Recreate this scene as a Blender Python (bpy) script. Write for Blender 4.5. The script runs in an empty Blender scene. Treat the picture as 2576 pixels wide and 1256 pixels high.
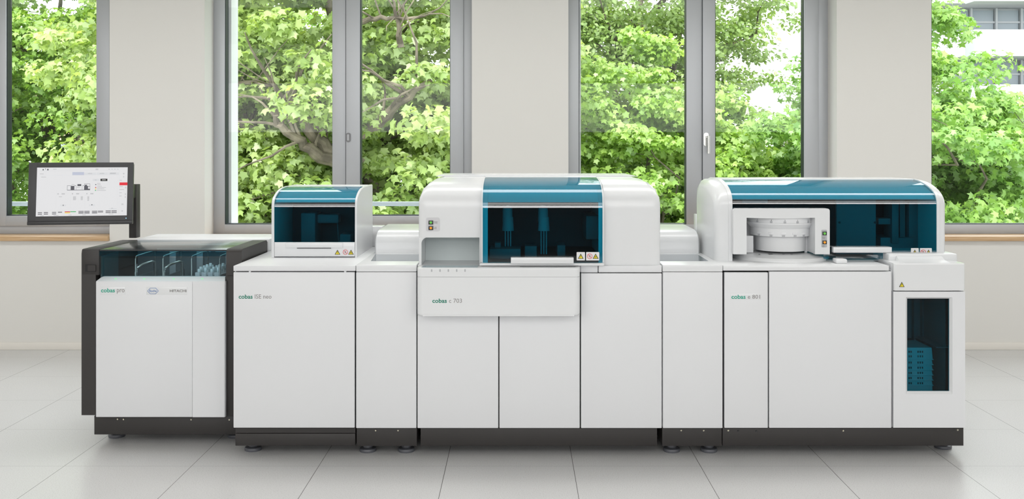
import bpy, bmesh, math, random
import numpy as np
from mathutils import Vector, Matrix

S = bpy.context.scene
COL = S.collection
random.seed(3)

# ------------------------------------------------------------------ camera
EYE, VX, VY, F = 1.496, 1305.0, 375.0, 2441.0      # eye height, vanishing point and focal length of the photograph
cd = bpy.data.cameras.new('camera'); cam = bpy.data.objects.new('camera', cd); COL.objects.link(cam)
cd.sensor_width = 36.0; cd.lens = F / 2576 * 36.0
cd.shift_x = -(VX - 1288) / 2576; cd.shift_y = -(628 - VY) / 2576
cd.clip_end = 500
cam.location = (0, 0, EYE); cam.rotation_euler = (math.pi / 2, 0, 0)
S.camera = cam

# ------------------------------------------------------------------ world
w = bpy.data.worlds.new('overcast_sky'); S.world = w; w.use_nodes = True
bg = w.node_tree.nodes['Background']; bg.inputs['Color'].default_value = (0.93, 0.97, 1.0, 1)
bg.inputs['Strength'].default_value = 3.9
S.view_settings.view_transform = 'Standard'; S.view_settings.look = 'None'
S.view_settings.exposure = 0.0; S.view_settings.gamma = 1.0

# ------------------------------------------------------------------ lights
def area(name, loc, rot, sx, sy, power, color=(1, 1, 1)):
    l = bpy.data.lights.new(name, 'AREA'); l.shape = 'RECTANGLE'; l.size = sx; l.size_y = sy
    l.energy = power; l.color = color
    o = bpy.data.objects.new(name, l); COL.objects.link(o); o.location = loc; o.rotation_euler = rot
    return o
sl = bpy.data.lights.new('sun', 'SUN'); sl.energy = 3.8; sl.angle = math.radians(9); sl.color = (1, .97, .88)
so = bpy.data.objects.new('sun', sl); COL.objects.link(so); so.rotation_euler = (math.radians(38), 0, math.radians(-18))
# added fill lights, all unseen: one behind the camera, two under the ceiling
area('rear_fill', (0, -3.9, 2.3), (math.radians(90), 0, 0), 12.0, 0.95, 225, (1, .995, .985))
area('ceiling_fill_front', (0, 0.2, 2.97), (math.radians(12), 0, 0), 11.5, 3.2, 218, (1, .99, .975))
area('ceiling_fill_window', (0, 5.3, 2.95), (0, 0, 0), 10.5, 0.6, 88, (1, .985, .96))

# ------------------------------------------------------------------ materials
def nt(name):
    m = bpy.data.materials.new(name); m.use_nodes = True
    return m, m.node_tree.nodes, m.node_tree.links
def lin(r, g, b):
    f = lambda c: (c/255/12.92) if c/255 <= .04045 else ((c/255+.055)/1.055)**2.4
    return (f(r), f(g), f(b), 1)
def plain(name, c, rough=.5, metal=0, bump=0, bscale=300, spec=.5, coat=0):
    m, N, L = nt(name); p = N['Principled BSDF']
    p.inputs['Base Color'].default_value = (*c[:3], 1); p.inputs['Roughness'].default_value = rough
    p.inputs['Metallic'].default_value = metal; p.inputs['Specular IOR Level'].default_value = spec
    p.inputs['Coat Weight'].default_value = coat
    tc = N.new('ShaderNodeTexCoord'); nz = N.new('ShaderNodeTexNoise'); nz.inputs['Scale'].default_value = bscale
    L.new(tc.outputs['Object'], nz.inputs['Vector'])
    if bump:
        b = N.new('ShaderNodeBump'); b.inputs['Strength'].default_value = bump; b.inputs['Distance'].default_value = .001
        L.new(nz.outputs['Fac'], b.inputs['Height']); L.new(b.outputs['Normal'], p.inputs['Normal'])
    # a very slight mottling so no surface is perfectly uniform
    mr = N.new('ShaderNodeMapRange'); mr.inputs[3].default_value = rough*.93; mr.inputs[4].default_value = min(1, rough*1.07)
    L.new(nz.outputs['Fac'], mr.inputs[0]); L.new(mr.outputs[0], p.inputs['Roughness'])
    return m
def emit(name, c, s):
    m, N, L = nt(name); p = N['Principled BSDF']
    p.inputs['Base Color'].default_value = (*[x*.1 for x in c[:3]], 1)
    p.inputs['Emission Color'].default_value = (*c[:3], 1); p.inputs['Emission Strength'].default_value = s
    return m
def glass(name, tint, rough=.03, ior=1.5, refl=1.0):
    m, N, L = nt(name); N.remove(N['Principled BSDF'])
    out = N['Material Output']; t = N.new('ShaderNodeBsdfTransparent'); t.inputs[0].default_value = (*tint, 1)
    g = N.new('ShaderNodeBsdfGlossy'); g.inputs['Roughness'].default_value = rough
    fr = N.new('ShaderNodeFresnel'); fr.inputs['IOR'].default_value = ior
    geo = N.new('ShaderNodeNewGeometry'); inv = N.new('ShaderNodeMath'); inv.operation = 'SUBTRACT'; inv.inputs[0].default_value = 1
    L.new(geo.outputs['Backfacing'], inv.inputs[1])
    mu = N.new('ShaderNodeMath'); mu.operation = 'MULTIPLY'; L.new(fr.outputs[0], mu.inputs[0]); L.new(inv.outputs[0], mu.inputs[1])
    m2 = N.new('ShaderNodeMath'); m2.operation = 'MULTIPLY'; m2.use_clamp = True; m2.inputs[1].default_value = refl; L.new(mu.outputs[0], m2.inputs[0])
    mx = N.new('ShaderNodeMixShader'); L.new(m2.outputs[0], mx.inputs[0]); L.new(t.outputs[0], mx.inputs[1]); L.new(g.outputs[0], mx.inputs[2])
    L.new(mx.outputs[0], out.inputs['Surface'])
    return m

WHITE = plain('white_lacquer', (.762, .772, .790), .38, bump=.03, bscale=900)
WHITE_G = plain('white_gloss_plastic', (.775, .787, .80), .22)
DARK = plain('dark_brown_grey_powder_coat', (.029, .026, .025), .5, bump=.08, bscale=700)
BLACK = plain('black_gap', (.012, .012, .013), .6)
BLACKP = plain('black_plastic', (.022, .022, .024), .35)
BEZEL = plain('charcoal_plastic', (.045, .045, .048), .5)
SCREW = plain('screw_steel', (.55, .52, .42), .3, 1)
STEEL = plain('brushed_steel', (.62, .62, .6), .28, 1)
FOOTM = plain('grey_rubber', (.10, .105, .12), .4)
GREYTAG = plain('grey_tag', (.45, .46, .48), .5)
INT = plain('interior_grey', (.14, .155, .165), .5)
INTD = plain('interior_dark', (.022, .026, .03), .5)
INTL = plain('interior_light', (.42, .44, .46), .45)
TRAY = plain('grey_tray_plastic', (.50, .52, .52), .5)
GREYGL = plain('grey_blue_top_glass', (.20, .24, .27), .06, spec=.8)
BLUEGL = plain('pale_blue_top_glass', (.28, .38, .43), .08, spec=.8)
CAVITY = plain('pale_mint_cavity', (.62, .68, .68), .4)
TEAL = glass('teal_tinted_cover', (.25, .735, .82), .035, 2.05, 1.0)
SMOKE = glass('pale_smoke_glass', (.76, .84, .86), .20, 2.3, 1.0)
LBLUE = glass('blue_tinted_lip', (.50, .80, .90), .03, 1.5, 1.1)
CLEARG = glass('window_glass', (.975, .985, .98), .0, 1.5, .45)
TUBEG = glass('clear_tube_plastic', (.86, .93, .94), .08, 1.5, 1.6)
TUBEF = plain('frosted_tube_plastic', (.58, .66, .67), .25)
CAPW = plain('translucent_cap', (.68, .74, .76), .35)
YEL = plain('warning_yellow', (.82, .68, .02), .45)
INK = plain('black_ink', (.02, .018, .016), .5)
RED = plain('prohibition_red', (.72, .06, .08), .5)
GREYI = plain('grey_ink', (.27, .255, .25), .5)
GREYL = plain('light_grey_ink', (.42, .42, .43), .5)
GREEN = plain('logo_green', (.0, .235, .15), .45)
GREEN2 = plain('logo_bright_green', (.0, .40, .27), .45)
BLUEI = plain('logo_blue', (.12, .24, .50), .45)
STICK = plain('sticker_white', (.80, .80, .80), .4)
LEDG = emit('green_led', (.25, 1, .35), 1.0)
BTNG = emit('green_button', (.16, .62, .08), .75)
BTNO = emit('orange_button', (.95, .36, .01), .8)
FRAMEM = plain('grey_anodised_frame', (.47, .485, .51), .42, .25)
GASK = plain('dark_gasket', (.012, .018, .026), .4)
OUTW = plain('white_outer_jamb', (.80, .82, .84), .5)
BASEW = plain('white_skirting', (.80, .77, .72), .5)
RAILM = plain('pale_rail', (.72, .80, .86), .4)

def wall_mat(name, c):
    m, N, L = nt(name); p = N['Principled BSDF']; p.inputs['Roughness'].default_value = .85
    tc = N.new('ShaderNodeTexCoord'); nz = N.new('ShaderNodeTexNoise'); nz.inputs['Scale'].default_value = 1.2; nz.inputs['Detail'].default_value = 4
    L.new(tc.outputs['Object'], nz.inputs['Vector'])
    r = N.new('ShaderNodeValToRGB'); r.color_ramp.elements[0].color = (*[x*.985 for x in c], 1); r.color_ramp.elements[1].color = (*c, 1)
    L.new(nz.outputs['Fac'], r.inputs[0]); L.new(r.outputs[0], p.inputs['Base Color'])
    n2 = N.new('ShaderNodeTexNoise'); n2.inputs['Scale'].default_value = 220; L.new(tc.outputs['Object'], n2.inputs['Vector'])
    b = N.new('ShaderNodeBump'); b.inputs['Strength'].default_value = .08; b.inputs['Distance'].default_value = .002
    L.new(n2.outputs['Fac'], b.inputs['Height']); L.new(b.outputs['Normal'], p.inputs['Normal'])
    return m
WALLM = wall_mat('warm_white_plaster', (.755, .742, .712))
CEILM = wall_mat('white_ceiling_paint', (.82, .81, .79))

def floor_mat():
    m, N, L = nt('pale_grey_tiles'); p = N['Principled BSDF']
    p.inputs['Roughness'].default_value = .34; p.inputs['Specular IOR Level'].default_value = .45
    tc = N.new('ShaderNodeTexCoord'); sp = N.new('ShaderNodeSeparateXYZ'); L.new(tc.outputs['Object'], sp.inputs[0])
    def grid(sock, off, half):
        a = N.new('ShaderNodeMath'); a.operation = 'ADD'; a.inputs[1].default_value = off + .6*100; L.new(sock, a.inputs[0])
        d = N.new('ShaderNodeMath'); d.operation = 'DIVIDE'; d.inputs[1].default_value = .6; L.new(a.outputs[0], d.inputs[0])
        f = N.new('ShaderNodeMath'); f.operation = 'FRACT'; L.new(d.outputs[0], f.inputs[0])
        s = N.new('ShaderNodeMath'); s.operation = 'SUBTRACT'; s.inputs[1].default_value = .5; L.new(f.outputs[0], s.inputs[0])
        b = N.new('ShaderNodeMath'); b.operation = 'ABSOLUTE'; L.new(s.outputs[0], b.inputs[0])
        g = N.new('ShaderNodeMath'); g.operation = 'LESS_THAN'; g.inputs[1].default_value = half/.6; L.new(b.outputs[0], g.inputs[0])
        return g.outputs[0]
    gx = grid(sp.outputs[0], .943+.3, .0013); gy = grid(sp.outputs[1], -4.574+.3, .0016)
    # cross joints filled lighter than the long joints
    gm = N.new('ShaderNodeMath'); gm.operation = 'MULTIPLY'; gm.inputs[1].default_value = .38; L.new(gy, gm.inputs[0])
    g = N.new('ShaderNodeMath'); g.operation = 'MAXIMUM'; L.new(gx, g.inputs[0]); L.new(gm.outputs[0], g.inputs[1])
    nz = N.new('ShaderNodeTexNoise'); nz.inputs['Scale'].default_value = 210; nz.inputs['Detail'].default_value = 3; L.new(tc.outputs['Object'], nz.inputs['Vector'])
    r = N.new('ShaderNodeValToRGB'); e = r.color_ramp.elements
    e[0].position = .30; e[0].color = (.50, .49, .485, 1); e[1].position = .46; e[1].color = (.655, .655, .655, 1)
    e2 = e.new(.72); e2.color = (.69, .69, .685, 1)
    L.new(nz.outputs['Fac'], r.inputs[0])
    n3 = N.new('ShaderNodeTexNoise'); n3.inputs['Scale'].default_value = 1.6; L.new(tc.outputs['Object'], n3.inputs['Vector'])
    mm = N.new('ShaderNodeMix'); mm.data_type = 'RGBA'; mm.blend_type = 'MULTIPLY'; mm.inputs[0].default_value = .10
    L.new(r.outputs[0], mm.inputs[6]); L.new(n3.outputs['Fac'], mm.inputs[7])
    mx = N.new('ShaderNodeMix'); mx.data_type = 'RGBA'; L.new(g.outputs[0], mx.inputs[0]); L.new(mm.outputs[2], mx.inputs[6]); mx.inputs[7].default_value = (.10, .095, .09, 1)
    L.new(mx.outputs[2], p.inputs['Base Color'])
    return m
FLOORM = floor_mat()

def wood_mat():
    m, N, L = nt('pale_oak_sill'); p = N['Principled BSDF']; p.inputs['Roughness'].default_value = .4
    tc = N.new('ShaderNodeTexCoord'); mp = N.new('ShaderNodeMapping'); mp.inputs['Scale'].default_value = (1.5, 30, 45)
    L.new(tc.outputs['Object'], mp.inputs[0]); nz = N.new('ShaderNodeTexNoise'); nz.inputs['Scale'].default_value = 2.5; nz.inputs['Detail'].default_value = 5
    L.new(mp.outputs[0], nz.inputs['Vector']); r = N.new('ShaderNodeValToRGB'); e = r.color_ramp.elements
    e[0].position = .3; e[0].color = (.46, .28, .14, 1); e[1].position = .7; e[1].color = (.68, .48, .28, 1)
    L.new(nz.outputs['Fac'], r.inputs[0]); L.new(r.outputs[0], p.inputs['Base Color'])
    return m
WOODM = wood_mat()

def leaf_mat(name, dark, light, trans):
    m, N, L = nt(name); N.remove(N['Principled BSDF']); out = N['Material Output']
    at = N.new('ShaderNodeAttribute'); at.attribute_name = 'tint'
    r = N.new('ShaderNodeValToRGB'); r.color_ramp.elements[0].color = (*dark, 1); r.color_ramp.elements[1].color = (*light, 1)
    L.new(at.outputs['Fac'], r.inputs[0])
    d = N.new('ShaderNodeBsdfDiffuse'); L.new(r.outputs[0], d.inputs[0])
    t = N.new('ShaderNodeBsdfTranslucent')
    mu = N.new('ShaderNodeMix'); mu.data_type = 'RGBA'; mu.blend_type = 'MULTIPLY'; mu.inputs[0].default_value = 1
    L.new(r.outputs[0], mu.inputs[6]); mu.inputs[7].default_value = (1.15, 1.1, .55, 1); L.new(mu.outputs[2], t.inputs[0])
    mx = N.new('ShaderNodeMixShader'); mx.inputs[0].default_value = trans
    L.new(d.outputs[0], mx.inputs[1]); L.new(t.outputs[0], mx.inputs[2])
    g = N.new('ShaderNodeBsdfGlossy'); g.inputs['Roughness'].default_value = .4
    m2 = N.new('ShaderNodeMixShader'); m2.inputs[0].default_value = .06; L.new(mx.outputs[0], m2.inputs[1]); L.new(g.outputs[0], m2.inputs[2])
    L.new(m2.outputs[0], out.inputs['Surface'])
    return m
def bark_mat():
    m, N, L = nt('grey_brown_bark'); p = N['Principled BSDF']; p.inputs['Roughness'].default_value = .9
    tc = N.new('ShaderNodeTexCoord'); nz = N.new('ShaderNodeTexNoise'); nz.inputs['Scale'].default_value = 5; nz.inputs['Detail'].default_value = 6
    L.new(tc.outputs['Object'], nz.inputs['Vector']); r = N.new('ShaderNodeValToRGB')
    r.color_ramp.elements[0].position = .35; r.color_ramp.elements[0].color = (.075, .062, .045, 1); r.color_ramp.elements[1].position = .7; r.color_ramp.elements[1].color = (.21, .18, .13, 1)
    L.new(nz.outputs['Fac'], r.inputs[0]); L.new(r.outputs[0], p.inputs['Base Color'])
    return m
BARK = bark_mat()

# ------------------------------------------------------------------ helpers
def X(px, Y): return (px - VX) * Y / F
def Z(py, Y): return EYE - (py - VY) * Y / F
class MB:
    def __init__(s): s.b = bmesh.new()
    def _add(s, verts, faces):
        vs = [s.b.verts.new(v) for v in verts]; out = []
        for f in faces:
            try: out.append(s.b.faces.new([vs[i] for i in f]))
            except ValueError: pass
        return vs, out
    def box(s, x0, x1, y0, y1, z0, z1, bev=0, seg=2):
        if x0 > x1: x0, x1 = x1, x0
        if y0 > y1: y0, y1 = y1, y0
        if z0 > z1: z0, z1 = z1, z0
        v = [(x, y, z) for x in (x0, x1) for y in (y0, y1) for z in (z0, z1)]
        f = [(0,1,3,2), (4,6,7,5), (0,4,5,1), (2,3,7,6), (0,2,6,4), (1,5,7,3)]
        vs, fs = s._add(v, f)
        if bev > 0:
            bev = min(bev, .45*min(x1-x0, y1-y0, z1-z0))
            ed = list({e for fc in fs for e in fc.edges})
            bmesh.ops.bevel(s.b, geom=ed, offset=bev, segments=seg, profile=.5, affect='EDGES')
        return s
    def prism(s, pts, a0, a1, axis='y', bev=0, seg=2):
        # polygon pts extruded along axis: 'y' pts are (x,z); 'x' pts are (y,z); 'z' pts are (x,y)
        def mk(p, a):
            return {'y': (p[0], a, p[1]), 'x': (a, p[0], p[1]), 'z': (p[0], p[1], a)}[axis]
        n = len(pts); v = [mk(p, a0) for p in pts] + [mk(p, a1) for p in pts]
        f = [tuple(range(n)), tuple(reversed(range(n, 2*n)))] + [(i, i+n, (i+1) % n+n, (i+1) % n) for i in range(n)]
        vs, fs = s._add(v, f)
        if bev > 0:
            ed = list({e for fc in fs[:1] for e in fc.edges})
            bmesh.ops.bevel(s.b, geom=ed, offset=bev, segments=seg, profile=.5, affect='EDGES')
        return s
    def loft(s, secs, cap=True):
        n = len(secs[0]); v = [p for sc in secs for p in sc]; f = []
        for k in range(len(secs)-1):
            for i in range(n):
                j = (i+1) % n; f.append((k*n+i, k*n+j, (k+1)*n+j, (k+1)*n+i))
        if cap: f += [tuple(reversed(range(n))), tuple(range((len(secs)-1)*n, len(secs)*n))]
        s._add(v, f); return s
    def sheet(s, prof, x0, x1, th):
        # open profile (y,z) swept from x0 to x1 with thickness th towards the inside (+y, -z side)
        P = [Vector(p) for p in prof]; In = []
        for i, p in enumerate(P):
            t = (P[min(i+1, len(P)-1)] - P[max(i-1, 0)]).normalized(); n = Vector((t.y, -t.x)); In.append(p + n*th)
        loop = [tuple(p) for p in P] + [tuple(p) for p in reversed(In)]
        return s.loft([[(x0, a, b) for a, b in loop], [(x1, a, b) for a, b in loop]])
    def cyl(s, c, r, h, axis='z', n=24, r2=None):
        r2 = r if r2 is None else r2; v = []
        for k, rr in ((0, r), (1, r2)):
            for i in range(n):
                a = 2*math.pi*i/n; p, q = rr*math.cos(a), rr*math.sin(a); d = k*h
                v.append({'z': (c[0]+p, c[1]+q, c[2]+d), 'y': (c[0]+p, c[1]+d, c[2]+q), 'x': (c[0]+d, c[1]+p, c[2]+q)}[axis])
        s._add(v, [tuple(reversed(range(n))), tuple(range(n, 2*n))] + [(i, (i+1) % n, (i+1) % n+n, i+n) for i in range(n)])
        return s
    def lathe(s, c, prof, n=64):
        v = []; m = len(prof)
        for i in range(n):
            a = 2*math.pi*i/n
            for r, z in prof: v.append((c[0]+r*math.cos(a), c[1]+r*math.sin(a), z))
        f = [(i*m+k, ((i+1) % n)*m+k, ((i+1) % n)*m+k+1, i*m+k+1) for i in range(n) for k in range(m-1)]
        s._add(v, f); return s
    def tube(s, pts, rad, n=8):
        P = [Vector(p) for p in pts]; R = rad if hasattr(rad, '__len__') else [rad]*len(P)
        v = []; up = Vector((.13, .21, 1)).normalized()
        for i, p in enumerate(P):
            t = (P[min(i+1, len(P)-1)] - P[max(i-1, 0)]).normalized()
            u = t.cross(up);
            if u.length < .05: u = t.cross(Vector((1, 0, 0)))
            u.normalize(); w_ = t.cross(u)
            for k in range(n):
                a = 2*math.pi*k/n; v.append(p + (u*math.cos(a) + w_*math.sin(a))*R[i])
        f = [(i*n+k, i*n+(k+1) % n, (i+1)*n+(k+1) % n, (i+1)*n+k) for i in range(len(P)-1) for k in range(n)]
        f += [tuple(reversed(range(n))), tuple(range((len(P)-1)*n, len(P)*n))]
        s._add(v, f); return s
    def build(s, name, mat, parent=None, angle=32):
        bmesh.ops.remove_doubles(s.b, verts=s.b.verts, dist=1e-6)
        bmesh.ops.recalc_face_normals(s.b, faces=s.b.faces)
        me = bpy.data.meshes.new(name); s.b.to_mesh(me); s.b.free()
        me.materials.append(mat); me.polygons.foreach_set('use_smooth', [True]*len(me.polygons))
        me.set_sharp_from_angle(angle=math.radians(angle))
        o = bpy.data.objects.new(name, me); COL.objects.link(o)
        return o
_old_build = MB.build
def _build(s, name, mat, parent=None, angle=32):
    o = _old_build(s, name, mat, None, angle)
    if parent:
        o.parent = parent
        r = parent
        while r.parent: r = r.parent
        o.data.transform(Matrix.Translation(-r.location))          # meshes are modelled in world space
    return o
MB.build = _build

def tag(o, label, cat, group=None, kind=None):
    o['label'] = label; o['category'] = cat
    if group: o['group'] = group
    if kind: o['kind'] = kind
    return o
def thing(name, loc, label=None, cat=None, group=None, kind=None):
    o = bpy.data.objects.new(name, None); COL.objects.link(o); o.location = loc; o.empty_display_size = .1
    if label: tag(o, label, cat, group, kind)
    elif kind: o['kind'] = kind
    return o
def struct(o, label=None):
    o['kind'] = 'structure'
    if label: o['label'] = label; o['category'] = o.name.split('_')[0]
    return o
def bx(name, mat, parent, *a, bev=.0, label=None):
    o = MB().box(*a, bev=bev).build(name, mat, parent)
    if label: o['label'] = label
    return o

def rrect(x0, x1, z0, z1, r, n=5):
    pts = []
    for cx, cz, a0 in ((x1-r, z1-r, 0), (x0+r, z1-r, 90), (x0+r, z0+r, 180), (x1-r, z0+r, 270)):
        for k in range(n+1):
            a = math.radians(a0+90*k/n); pts.append((cx+r*math.cos(a), cz+r*math.sin(a)))
    return pts

def letters(name, body, mat, parent, px0, px1, pbase, ph, Y, bold=0.0, label=None, M=None, cap='H'):
    """raised lettering between pixel columns px0..px1 on the plane y=Y, baseline pbase, height ph of the whole glyph box"""
    cu = bpy.data.curves.new(name, 'FONT'); cu.body = body; cu.size = 1; cu.extrude = 0; cu.offset = bold; cu.resolution_u = 3
    t = bpy.data.objects.new(name, cu); COL.objects.link(t)
    dg = bpy.context.evaluated_depsgraph_get(); dg.update()
    me = bpy.data.meshes.new_from_object(t.evaluated_get(dg))
    bpy.data.objects.remove(t); me.name = name
    n = len(me.vertices); co = np.empty(n*3); me.vertices.foreach_get('co', co); co = co.reshape(-1, 3)
    x0, x1 = co[:, 0].min(), co[:, 0].max(); hmax = co[:, 1].max()
    if M is None:
        wx0, wx1 = X(px0, Y), X(px1, Y); zb = Z(pbase, Y); hh = ph*Y/F
        nx = wx0 + (co[:, 0]-x0)/(x1-x0)*(wx1-wx0); nz = zb + co[:, 1]/hmax*hh
        co2 = np.stack([nx, np.full(n, Y), nz], 1)
    else:
        nx = px0 + (co[:, 0]-x0)/(x1-x0)*(px1-px0); nz = pbase + co[:, 1]/hmax*ph
        co2 = np.array([M @ Vector((a, b, Y)) for a, b in zip(nx, nz)])
    r = parent
    while r.parent: r = r.parent
    co2 = co2 - np.array(r.location)
    me.vertices.foreach_set('co', co2.ravel()); me.materials.clear(); me.materials.append(mat)
    # give the letters a real thickness
    bm = bmesh.new(); bm.from_mesh(me); ex = bmesh.ops.extrude_face_region(bm, geom=list(bm.faces))
    bmesh.ops.translate(bm, verts=[v for v in ex['geom'] if isinstance(v, bmesh.types.BMVert)], vec=(0, -.0006, 0))
    bmesh.ops.recalc_face_normals(bm, faces=bm.faces); bm.to_mesh(me); bm.free()
    o = bpy.data.objects.new(name, me); COL.objects.link(o); o.parent = parent
    if label: o['label'] = label
    return o

def copy_tree(o, parent=None):
    c = o.copy(); COL.objects.link(c); c.parent = parent
    for ch in list(o.children): copy_tree(ch, c)
    return c

# ================================================================== room shell
WY, FY = 7.232, 7.44          # inner face of the window wall, front of the window frames
WT = .50                      # wall thickness
HT, HEAD = 3.05, 2.92         # ceiling height, window head height
SILLZ = .846
openings = [(-5.05, -3.05), (-2.3406, -.35), (.37, 2.370), (3.075, 5.075)]
XL, XR, YB = -6.2, 6.2, -4.2
struct(bx('floor', FLOORM, None, XL, XR, YB, WY+.0, -.1, 0), 'pale grey speckled stone tiles with thin dark joints')
struct(bx('ceiling', CEILM, None, XL, XR, YB, WY+WT, HT, HT+.15), 'plain white ceiling above the windows')
mb = MB(); mb.box(XL, XR, WY, WY+WT, -.1, SILLZ-.034)
mb.box(XL, XR, WY, WY+WT, HEAD, HT)
xs = [XL] + [v for o in openings for v in o] + [XR]
for k in range(0, len(xs), 2): mb.box(xs[k], xs[k+1], WY, WY+WT, SILLZ-.034, HEAD)
struct(mb.build('wall_back', WALLM), 'warm white plaster wall with piers between the tall windows')
struct(bx('wall_left', WALLM, None, XL-.2, XL, YB, WY+WT, -.1, HT), 'plain white side wall left of the windows')
struct(bx('wall_right', WALLM, None, XR, XR+.2, YB, WY+WT, -.1, HT), 'plain white side wall right of the windows')
struct(bx('wall_front', wall_mat('dark_grey_wall', (.05, .05, .055)), None, XL, XR, YB-.2, YB, -.1, HT), 'unseen dark grey wall added behind the camera to weaken reflections')  # added out of view: shuts out sky light, dark to weaken cover reflections
struct(bx('baseboard_back', BASEW, None, XL, XR, WY-.014, WY, 0, .055, bev=.003), 'low white skirting board along the window wall')

def window(n, x0, x1, kind, side):
    """kind L: fixed pane left, sash right.  x positions are those of window 2 / window 3, moved sideways"""
    T = thing('window_%d' % n, ((x0+x1)/2, FY, SILLZ-.034), kind='structure'); T['label'] = 'tall grey framed window, %s' % side; T['category'] = 'window'
    if kind == 'L':    # measured on the window behind the small module
        d = x0 - (-2.3406); ref = lambda px, Y=FY: X(px, Y) + d
        fix = (ref(565), ref(836)); sash = (ref(871), ref(1166)); sop = (ref(906), ref(1133)); mul = (ref(836), ref(871))
    else:              # measured on the window behind the immunology module
        d = x0 - .37; ref = lambda px, Y=FY: X(px, Y) + d
        fix = (ref(1456), ref(1727)); sash = (ref(1767), ref(2058)); sop = (ref(1798), ref(2022)); mul = (ref(1727), ref(1767))
    zf, zs = Z(565, FY), Z(543, FY)
    zb = SILLZ
    top = HEAD
    m = MB()                                                     # outer frame and centre post
    fl = fix[0]; fr = sash[1]-.004
    m.box(x0, fl, FY, FY+.09, zb, top, bev=.002); m.box(fr, x1, FY, FY+.09, zb, top, bev=.002)
    m.box(fl-.001, fr+.001, FY, FY+.09, zb, zf, bev=.002); m.box(fl-.001, fr+.001, FY, FY+.09, top-.06, top)
    m.box(mul[0], mul[1], FY+.0005, FY+.09, zf-.001, top-.05, bev=.002)
    m.box(fl-.001, mul[0]+.001, FY+.006, FY+.012, zf-.02, zf+.0005)
    m.build('window_frame', FRAMEM, T)
    g = MB()
    for a, b, c in ((fix[0], fix[1], zf),):
        g.box(a, a+.006, FY+.012, FY+.085, c, top-.06); g.box(b-.003, b, FY+.012, FY+.085, c, top-.06); g.box(a, b, FY+.012, FY+.085, c, c+.006)
    g.build('gasket', GASK, T)
    bx('glass_pane', CLEARG, T, fix[0]+.0065, fix[1]-.0035, FY+.045, FY+.065, zf+.0065, top-.061)
    s = MB(); zsb = zf - .012                                    # opening sash: a ring standing a little proud
    s.box(sash[0], sop[0], FY-.014, FY+.07, zsb, top-.03, bev=.003); s.box(sop[1], sash[1], FY-.014, FY+.07, zsb, top-.03, bev=.003)
    s.box(sop[0]-.001, sop[1]+.001, FY-.0138, FY+.07, zsb, zs, bev=.003); s.box(sop[0]-.001, sop[1]+.001, FY-.0138, FY+.07, top-.09, top-.03)
    so_ = s.build('sash', FRAMEM, T)
    gk = MB(); gk.box(sop[0], sop[0]+.006, FY, FY+.066, zs, top-.09); gk.box(sop[1]-.004, sop[1], FY, FY+.066, zs, top-.09); gk.box(sop[0], sop[1], FY, FY+.066, zs, zs+.006)
    gk.box(sash[0]-.004 if kind == 'R' else sash[0]-.005, sash[0]-.0005, FY-.004, FY+.002, zf, top-.05)
    gk.build('gasket', GASK, so_)
    bx('glass_pane', CLEARG, so_, sop[0]+.0065, sop[1]-.0045, FY+.025, FY+.045, zs+.0065, top-.091)
    # outer white jambs and the safety rail outside the opening sash
    oj = MB(); oj.box(fix[0]-.02, fix[0]+.022, FY+.10, FY+.28, zb, top); oj.build('outer_jamb', OUTW, T)
    bx('outer_sill', OUTW, T, x0, x1, FY+.10, FY+.32, zb-.02, zb+.012)
    rl = MB(); zr = Z(513, FY+.22); rl.box(mul[0]+.05, x1, FY+.20, FY+.24, zr-.017, zr+.017, bev=.004); rl.build('safety_rail', RAILM, T)
    bx('window_sill', WOODM, T, x0+.001, x1-.001, WY-.03, FY, SILLZ-.034, SILLZ, bev=.002, label='pale oak sill board')
    # latch
    if kind == 'L':
        cx, cz, yy = ref(877), Z(346, FY), FY-.014
        m = MB(); m.prism(rrect(cx-.018, cx+.018, cz-.036, cz+.036, .0175), yy-.006, yy, 'y'); k_ = m.build('lock_plate', plain('grey_lock', (.20, .20, .21), .4), so_)
        m = MB(); m.prism(rrect(cx-.008, cx+.008, cz-.024, cz+.024, .0078), yy-.010, yy-.006, 'y'); m.build('lock_button', GREYTAG, so_)
    else:
        cx, cz, yy = ref(1775), Z(351, FY), FY-.014
        m = MB(); m.prism(rrect(cx-.019, cx+.019, cz-.052, cz+.052, .0185), yy-.010, yy, 'y')
        hx = cx+.012; m.cyl((hx, yy-.045, cz+.014), .009, .036, 'y', 16)
        m.cyl((hx, yy-.045, cz-.108), .0105, .135, 'z', 16); m.build('handle', STEEL, so_)
    return T
window(1, *openings[0], 'L', 'leftmost, behind the monitor')
window(2, *openings[1], 'L', 'with the plane tree, behind the small cube shaped module')
window(3, *openings[2], 'R', 'with a steel handle, right of the middle pier')
window(4, *openings[3], 'R', 'rightmost, showing the white office building')

# ================================================================== shared machine pieces
YD, YBASE = 4.70, 4.72          # front of the doors and of the plinths
ZD0, ZD1 = Z(1077.5, YD), Z(684.5, YD)
YBK = 5.74
TOPZ = .931
def door(T, px0, px1, py0, py1, Y=YD, th=.022, name='door', mat=None):
    return MB().box(X(px0, Y), X(px1, Y), Y, Y+th, Z(py1, Y), Z(py0, Y), bev=.0035, seg=3).build(name, mat or WHITE, T)
def foot(T, x, y, r=.042, ztop=.06):
    m = MB(); m.lathe((x, y), [(0, 0), (r*.97, 0), (r, .004), (r, .011), (r*.93, .016), (r*.5, .019), (.024, .022), (.024, ztop), (0, ztop)], 32)
    return m.build('levelling_foot', FOOTM, T)
def screw(T, px, py, Y, r=.0045, mat=None):
    m = MB(); x, z = X(px, Y), Z(py, Y); m.cyl((x, Y-.003, z), r*.8, .003, 'y', 12, r); m.box(x-r*.6, x+r*.6, Y-.0035, Y-.0028, z-.0006, z+.0006)
    return m.build('screw', mat or SCREW, T)
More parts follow.
